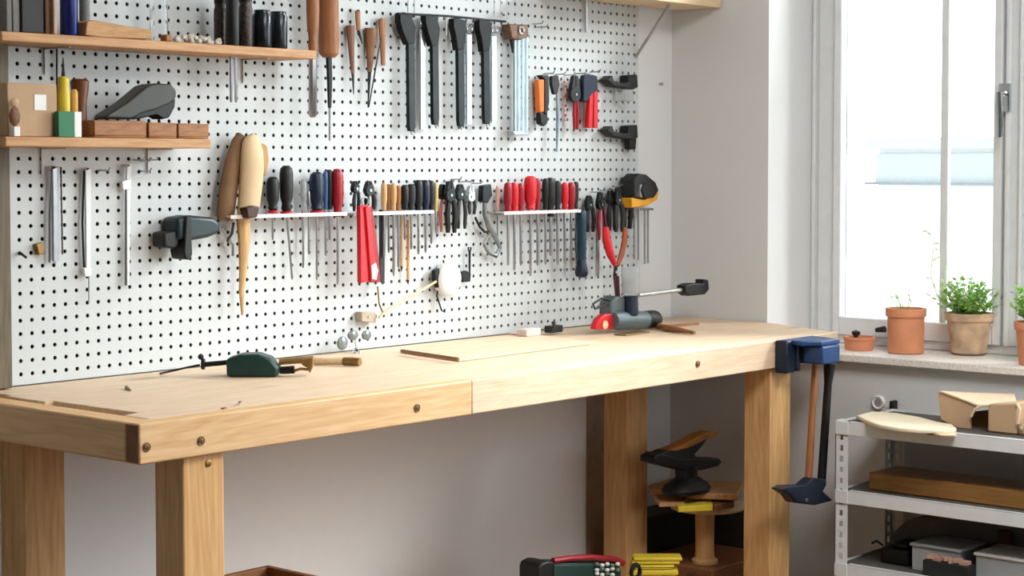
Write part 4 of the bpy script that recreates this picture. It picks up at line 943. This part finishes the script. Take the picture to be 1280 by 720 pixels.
# outlet on wall below sill
p = on_x(1099, 503, XR)
t = Thing('wall_outlet', 'round white wall outlet under the window sill above the shelf rack', 'outlet', p)
t.part('plate', MB().lathe(p, [(.018, -.001), (.018, .006), (.015, .009), (.012, .006)], (-1,0,0), 24), WHITEP)
t.part('socket', MB().lathe(p + Vector((-.006, 0, 0)), [(.010, 0), (.010, .001)], (-1,0,0), 20), GREYP)
p = on_x(1120, 508, XR)
solo('black_plug', 'small black plug on the wall beside the round outlet', 'plug', MB().box((XR-.025, p.y-.006, p.z-.02), (XR-.0005, p.y+.006, p.z+.016)), BLACK, p, .003)
p = on_y(824, 105, YWALL)
solo('wall_nail', 'tiny grey nail in the bare wall beside the pegboard', 'nail', MB().tube([p + Vector((0,.004,0)), p + Vector((0,-.012,0))], [.0015, .004], 8), STEEL, p)

# ================================================================== metal shelf rack
XF = 3.80; XK = 4.07; YE = 2.282; YS1 = 1.05
def zx(px, py): return on_x(px, py, XF).z
sr = Thing('shelf_rack', 'white slotted metal shelf rack standing under the window', 'shelving unit', ((XF+XK)/2, 1.7, 0))
beamz = []
for y0_, y1_ in ((527.5, 544), (613.5, 630), (705.5, 722)):
    beamz.append((zx(1062, y1_), zx(1062, y0_)))
dz = beamz[1][0]-beamz[2][0]
beamz.append((beamz[2][0]-dz, beamz[2][1]-dz))
pt = beamz[0][1] + .001
def post(x, y, sx, sy):
    # slotted angle: two flanges with real slots cut between rungs
    mb = MB(); w1 = .034; th = .0022
    z = 0.0; step = .026
    def flange(axis):
        for side in (0, 1, 2):
            pass
    n = int(pt / step)
    for ax in (0, 1):
        for a0, a1 in ((0, .36), (.64, 1)):
            if ax == 0: mb.box((x + sx*w1*a0, y, 0), (x + sx*w1*a1, y + sy*th, pt))
            else: mb.box((x, y + sy*w1*a0, 0), (x + sx*th, y + sy*w1*a1, pt))
        for k in range(n + 1):
            z0 = k*step; z1 = min(pt, z0 + .012)
            if z1 <= z0: continue
            if ax == 0: mb.box((x + sx*w1*.36, y, z0), (x + sx*w1*.64, y + sy*th, z1))
            else: mb.box((x, y + sy*w1*.36, z0), (x + sx*th, y + sy*w1*.64, z1))
    return mb
for x, y, sx, sy in ((XF, YE, 1, -1), (XK, YE, -1, -1), (XF, YS1, 1, 1), (XK, YS1, -1, 1)):
    sr.part('post', post(x, y, sx, sy), WHITEM)
for z0, z1 in beamz:
    sr.part('beam', MB().box((XF-.002, YS1+.036, z0), (XF-.0002, YE-.0362, z1)).box((XF-.002, YS1+.036, z1-.002), (XF+.014, YE-.0362, z1)).box((XF-.004, YE-.0362, z0), (XF-.0002, YE-.002, z1)), WHITEM, .0008)
    sr.part('beam', MB().box((XK+.0005, YS1+.002, z0), (XK+.002, YE-.002, z1)), WHITEM)
    sr.part('end_beam', MB().box((XF+.003, YE-.0045, z0), (XK-.003, YE-.0025, z1)), WHITEM)
    sr.part('shelf_board', MB().box((XF+.004, YS1+.004, z1-.012), (XK-.004, YE-.006, z1-.004)), mat('grey_shelf_board', (92, 88, 82), .7), .001)
def SR(px, py, k, dx=.1): return on_z(px, py, beamz[k][1]-.0035)
def onx(px, py, x): return on_x(px, py, x)
zt = beamz[0][1]-.0035
# cream plywood disc on the top shelf
ctr = Vector((3.93, 2.175, zt))
dsk = MB()
poly = []
for px, py in ((1070, 519), (1090, 514), (1120, 516), (1150, 521), (1172, 527), (1190, 530), (1196, 535), (1180, 537), (1150, 537), (1125, 535), (1100, 531), (1085, 526)):
    poly.append(on_z(px, py, zt + .014))
dsk.prism([p_ for p_ in poly], (0, 0, -.010))
solo('plywood_offcut', 'rounded cream plywood offcut lying on the top of the shelf rack', 'plywood', dsk, CREAM, ctr, .003)
solo('plywood_offcut', 'second smaller pale offcut peeking out beside the torn cardboard', 'plywood', MB().prism([on_z(px, py, zt+.005) for px, py in ((1150, 530), (1175, 528), (1192, 536), (1196, 544), (1175, 543), (1160, 540))], (0,0,-.004)), CARDIN, on_z(1175, 540, zt), .001)
solo('black_clip', 'little black clip at the edge of the cream plywood', 'clip', MB().obox(on_z(1163, 541, zt+.005), (.012, .014, .008), R(10)), BLACK, on_z(1163, 541, zt), .001)
# torn cardboard box
onx_ = onx
def onx(px, py, x):
    v = on_x(px, py, x); v.z = max(v.z, zt + .0008); return v
t = Thing('torn_cardboard_box', 'opened tan cardboard box with torn flaps on top of the rack', 'box', on_z(1220, 550, zt))
xq = 3.89
A = [onx(px, py, xq) for px, py in ((1172, 490), (1190, 493), (1212, 508), (1212, 546), (1196, 541), (1180, 526))]
t.part('side_panel', MB().prism([onx(px, py, 3.90) for px, py in ((1172, 489), (1188, 494), (1220, 508), (1213, 522), (1213, 545), (1196, 538), (1176, 524))], (.006, 0, 0)), CARD, .001)
ztp = onx(1240, 505, 3.90).z
t.part('top_flap', MB().prism([(3.895, onx(1176, 490, 3.895).y, onx(1176, 490, 3.895).z), (3.895, onx(1222, 507, 3.895).y, onx(1222, 507, 3.895).z), (3.895, onx(1272, 505, 3.895).y, ztp), (4.02, onx(1268, 500, 4.02).y, onx(1268, 494, 4.02).z), (4.02, onx(1200, 490, 4.02).y, onx(1200, 491, 4.02).z)], (0, 0, .003)), CARDIN)
t.part('front_panel', MB().prism([onx(px, py, 3.885) for px, py in ((1235, 505), (1271, 504), (1270, 551), (1234, 548))], (.09, 0, 0)), CARD, .004)
t.part('flap', MB().tube([onx(px, py, 3.89) for px, py in ((1214, 521), (1219, 511), (1228, 507), (1236, 507))], .003, 8), CARDIN)
t.part('torn_edge', MB().tube([onx(px, py, 3.882) for px, py in ((1271, 505), (1275, 512), (1272, 530), (1277, 536), (1284, 520))], .0035, 8), CARDIN)
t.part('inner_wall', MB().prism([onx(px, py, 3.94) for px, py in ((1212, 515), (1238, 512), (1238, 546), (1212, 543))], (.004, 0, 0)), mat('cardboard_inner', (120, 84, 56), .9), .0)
t.part('end_panel', MB().prism([onx(px, py, 3.89) for px, py in ((1274, 530), (1310, 524), (1310, 562), (1272, 553))], (.09, 0, 0)), CARD, .003)
onx = onx_
# long plank on second shelf
z2 = beamz[1][1]-.0035
a = onx(1086, 590, 3.86); b = onx(1086, 614, 3.86)
solo('long_plank', 'long brown plank lying on the middle shelf of the rack', 'plank', MB().box((3.86, a.y, z2+.0005), (3.99, 1.12, z2+.0005+(a.z-z2)*.98)), wood('old_plank', (168, 122, 66), (130, 88, 42), 'Y', 1.2, knots=False), (3.9, 1.7, z2), .003)
# third shelf: bins and dark stuff
z3 = beamz[2][1]-.0035
def bin_(label, px0, px1, ytop, x, dep, m, lidm):
    a = onx(px0, ytop, x); b = onx(px1, ytop, x); h_ = a.z - z3
    t = Thing('plastic_bin', label, 'storage bin', ((x + dep/2), (a.y+b.y)/2, z3))
    y0, y1 = b.y, a.y; th = .003
    mb = MB().box((x, y0, z3+.0005), (x+dep, y1, z3+.004)).box((x, y0, z3+.004), (x+th, y1, a.z-.008)).box((x+dep-th, y0, z3+.004), (x+dep, y1, a.z-.008)).box((x+th, y0, z3+.004), (x+dep-th, y0+th, a.z-.008)).box((x+th, y1-th, z3+.004), (x+dep-th, y1, a.z-.008))
    t.part('body', mb, m, .002)
    t.part('lid', MB().box((x-.005, y0-.005, a.z-.008), (x+dep+.005, y1+.005, a.z)), lidm, .003)
    return t
bin_('milky plastic bin beside the small black machine', 1140, 1200, 678, 3.86, .12, MILKY, MILKY)
bin_('milky plastic bin near the frame edge with white lid', 1220, 1290, 690, 3.86, .12, MILKY, WHITEP)
t = Thing('small_machine', 'small black machine on the bottom visible shelf of the rack', 'machine', onx(1115, 700, 3.88))
t.loc.z = z3; t.o.location.z = z3
ya = onx(1100, 690, 3.88).y; yb2 = onx(1136, 690, 3.88).y
t.part('body', MB().box((3.88, yb2, z3+.0005), (3.96, ya, onx(1110, 685, 3.88).z)), BLACK, .006)
t.part('head', MB().box((3.89, yb2+.01, onx(1110, 685, 3.88).z), (3.95, ya-.03, onx(1110, 677, 3.88).z)), BLACK, .005)
t.part('handle', MB().tube([onx(1104, 682, 3.9), onx(1096, 676, 3.9), onx(1090, 679, 3.9)], .003, 8), CHAR)
t = Thing('parts_tray', 'dark tray of small pinkish parts standing between the two bins', 'tray', onx(1190, 705, 3.83))
t.loc.z = z3; t.o.location.z = z3
ya = onx(1158, 700, 3.835).y; yb2 = onx(1216, 705, 3.835).y; zt_ = onx(1185, 702, 3.835).z
t.part('body', MB().box((3.8165, yb2, z3+.0005), (3.853, ya, zt_)), CHAR, .002)
for i in range(6):
    t.part('offcut', MB().obox((3.832, yb2 + (ya-yb2)*(.15+.14*i), zt_+.004+.003*(i%2)), (.022, .02, .008), R(20*i)), mat('pinkish_offcut', (188, 150, 132), .7))
grey_ = MB().prism([onx(px, py, 4.0) for px, py in ((1112, 668), (1130, 652), (1150, 645), (1290, 648))] + [Vector((4.0, onx(1290, 648, 4.0).y, z3+.001)), Vector((4.0, onx(1112, 668, 4.0).y, z3+.001))], (.03, 0, 0))
solo('grey_sheet', 'dull grey sheet covering things at the back of the lower shelf', 'dust sheet', grey_, mat('dull_grey', (112, 110, 106), .8, 0, .1, 12), (4.02, 2.0, z3), .012, seg=3)
solo('small_carton', 'little brown carton standing behind the white lidded bin', 'carton', MB().box((3.986, onx(1262, 690, 3.98).y, z3+.0005), (3.998, onx(1245, 690, 3.98).y, onx(1250, 664, 3.98).z)), mat('dark_brown_card', (92, 62, 50), .8), (3.985, onx(1253, 690, 3.98).y, z3), .002)

# ================================================================== under the bench
ZL = .2205
# crate
solo('low_crate', 'low brown wooden crate on the floor beneath the stool in the corner', 'crate', MB().box((3.80, 2.635, 0), (4.08, 2.945, .295)), wood('crate_brown', (146, 96, 58), (104, 64, 36), 'X', 1.2), (3.94, 2.79, 0), .004)
ZCc = .2955
solo('black_storage_box', 'black storage box standing on the crate behind the small stool', 'box', MB().box((3.825, 2.86, ZCc), (4.08, 2.955, on_y(880, 630, 2.86).z)), mat('matt_black', (38, 36, 32), .7), (3.94, 2.90, ZCc), .004)
solo('dark_crate_panel', 'dark panel leaning in the corner next to the black storage box', 'panel', MB().box((4.067, 2.66, ZCc), (4.079, 2.855, on_x(920, 632, 4.09).z)), mat('matt_black2', (40, 38, 34), .7), (4.09, 2.70, ZCc), .002)
# stool
ysn = 2.70; c = on_y(881, 650, ysn)
sd = on_y(888, 640, ysn); zseat = on_y(885, 630, ysn).z
t = Thing('wooden_stool', 'small round wooden stool with one thick centre post in the corner', 'stool', (c.x, ysn, ZCc))
t.part('post', MB().lathe((c.x, ysn, ZCc), [(.034, 0), (.034, .008), (.026, .014), (.024, .03), (.025, zseat-ZCc-.02), (.032, zseat-ZCc-.012)], seg=20), PINE_Z)
t.part('seat', MB().lathe((c.x+.012, ysn, zseat-.014), [(.07, 0), (.094, .004), (.098, .010), (.097, .018), (.09, .021)], seg=36), PALEW)
zs = zseat + .0075; ZPRESS = max(on_y(858, 615, ysn-.01).z, zs + .036)
# yellow tool between
t = Thing('yellow_scraper', 'yellow wedge shaped scraper lying on the small stool', 'scraper', on_z(868, 632, zs))
t.part('blade', MB().prism([on_z(px, py, zs + .016) for px, py in ((844, 630), (850, 625), (890, 624), (891, 631), (848, 633))], (0, 0, -.0155)), YELLOW, .002)
t.part('handle', MB().prism([on_z(px, py, zs + .017) for px, py in ((888, 624), (916, 619), (918, 626), (892, 631))], (0, 0, -.0165)), DARKW, .003)
# boards on stool
zbd = ZPRESS - .0165
poly = [on_z(px, py, zbd+.016) for px, py in ((811, 606), (835, 598), (930, 602), (922, 618), (870, 616), (812, 610))]
solo('wooden_board', 'brown wooden board lying on top of the small stool', 'board', MB().prism(poly, (0, 0, -.016)), SHELFW, on_z(870, 608, zbd), .003)
solo('small_board', 'thin brown board lying under the edge of the brown board', 'board', MB().prism([on_z(px, py, zbd-.0005) for px, py in ((817, 619), (842, 613), (862, 620), (856, 627), (824, 628))], (0,0,-.012)), SHELFW, on_z(840, 618, zbd), .002)
# black press tool
yk = ysn - .01; zk = ZPRESS + .0003
t = Thing('desk_clamp', 'black hinged press with orange brown top arm standing on the board', 'press', on_y(858, 606, yk))
bb = on_y(858, 608, yk); k_ = (bb-EYE).dot(FW)/FPX
t.part('base', MB().lathe((bb.x, yk, zk), [(36*k_, 0), (38*k_, 5*k_), (34*k_, 10*k_), (25*k_, 15*k_), (17*k_, 19*k_), (18*k_, 33*k_)], seg=28, sy=.7), BLACK)
t.part('lower_arm', MB().prism([on_y(px, py, yk-.02) for px, py in ((818, 571), (826, 566), (850, 574), (868, 573), (900, 573), (903, 578), (898, 583), (878, 588), (855, 588), (830, 582), (818, 578))], (0, .045, 0)), BLACK, .004, 3)
t.part('upper_arm', MB().prism([on_y(px, py, yk-.018) for px, py in ((820, 570), (836, 563), (870, 556), (886, 548), (876, 560), (869, 568), (872, 574), (850, 577), (828, 576))], (0, .04, 0)), CHAR, .003)
t.part('top_cover', MB().prism([on_y(px, py, yk-.018) for px, py in ((836, 563), (850, 558), (876, 544), (890, 539), (899, 540), (898, 544), (880, 551), (860, 561), (845, 565))], (0, .038, 0)), mat('ochre_brown', (176, 118, 44), .5, 0, .3), .003, label='orange brown cover')

# green red case on lower shelf
yc = 2.60
g = lambda px, py, y=yc: on_y(px, py, y)
t = Thing('tool_case', 'dark green tool bag with red rim on the low shelf under the bench', 'tool bag', (g(730, 700).x, yc+.06, ZL))
zc0 = ZL
def down(pts, y): 
    out = [g(px, py, y) for px, py in pts]; out.append(Vector((out[-1].x, y, zc0))); out.append(Vector((out[0].x, y, zc0))); return out
t.part('body', MB().prism(down([(680, 715), (682, 706), (695, 702), (775, 703), (778, 712)], yc), (0, .05, 0)), TEAL, .008, 3)
t.part('side_pocket', MB().prism(down([(674, 712), (676, 705), (684, 701), (694, 702), (692, 716)], yc-.012), (0, .06, 0)), BLACK, .005)
t.part('rim', MB().tube([g(691, 701, yc), g(710, 698, yc), g(738, 696.5, yc), g(768, 699, yc), g(779, 704, yc)], .007, 8), DRED, label='dark red rim')
fp = t.part('front_pocket', MB().prism(down([(693, 706), (742, 706), (742, 716)], yc-.015), (0, .012, 0)), mat('forest', (20, 50, 44), .6), .003)
for i in range(14):
    px = 746 + (i % 5)*6.5; py = 705 + (i//5)*6 + (i % 2)*1.5
    t.part('clip', MB().ball(g(px, py, yc-.010), (.006, .006, .0045), 8, 5), WHITEP if i % 3 else mat('grey_green', (110, 130, 112), .6), parent=fp)
solo('cable_coil', 'small coil of black cable beside the green tool bag', 'cable', MB().ring(g(795, 716, 2.53) , .016, .004, (0,1,0), 18).ring(g(795, 716, 2.53)+Vector((.003,.004,.003)), .016, .004, (0,1,0), 18), BLACK, g(795, 716, 2.53))
# yellow cases
for k, (xa_, xb_, yt_, yb_, lab) in enumerate(((790, 853, 697, 706, 'topmost yellow plastic case under the bench'), (788, 843, 707, 712, 'middle yellow plastic case under the bench'), (787, 848, 713, 726, 'lowest yellow plastic case under the bench'))):
    A = on_y(xa_, yt_, 2.64); B = on_z(xb_, yt_, A.z); zb_ = on_y(xa_, yb_, 2.64).z; zt_ = A.z
    d = (B - A).normalized(); pn_ = Vector((-d.y, d.x, 0)) * .05; zm = zb_ + (zt_-zb_)*.5
    if k == 2: zb_ = ZL
    t = Thing('yellow_case', lab, 'case', ((A.x+B.x)/2, (A.y+B.y)/2, zb_), 'yellow cases on the low shelf')
    F = lambda u, v, z: Vector(((A + (B-A)*u + pn_*v).x, (A + (B-A)*u + pn_*v).y, z))
    t.part('body', MB().prism([F(0, .05, zb_+.0003), F(.95, .05, zb_+.0003), F(.95, 1, zb_+.0003), F(0, 1, zb_+.0003)], (0, 0, zm-zb_-.001)), YELLOW, .003, 3)
    t.part('lid', MB().prism([F(.03, 0, zm+.0003), F(1, 0, zm+.0003), F(1, 1, zm+.0003), F(.03, 1, zm+.0003)], (0, 0, zt_-zm-.0005)), YELLOW, .003, 3)
# wooden box at lower left
a = on_y(278, 718, 2.56); c0 = on_y(335, 706, 2.80)
ytop = on_y(332, 705, 2.80).z
t = Thing('wooden_crate', 'open wooden crate on the low shelf beneath the near bench end', 'crate', (2.35, 2.66, ZL))
x0_ = on_y(335, 706, 2.80).x; ztc = on_y(335, 706, 2.80).z
bx0, bx1, by0, by1 = 2.03, x0_, 2.462, 2.80; th = .014
t.part('side_panel', MB().box((bx0, by0, ZL), (bx0+th, by1, ztc)), BOXW, .002)
t.part('side_panel', MB().box((bx1-th, by0, ZL), (bx1, by1, ztc)), BOXW, .002)
t.part('back_panel', MB().box((bx0+th, by1-th, ZL), (bx1-th, by1, ztc)), BOXW, .002)
t.part('front_panel', MB().box((bx0+th, by0, ZL), (bx1-th, by0+th, ztc)), BOXW, .002)
t.part('bottom_panel', MB().box((bx0+th, by0+th, ZL), (bx1-th, by1-th, ZL+.01)), BOXW)
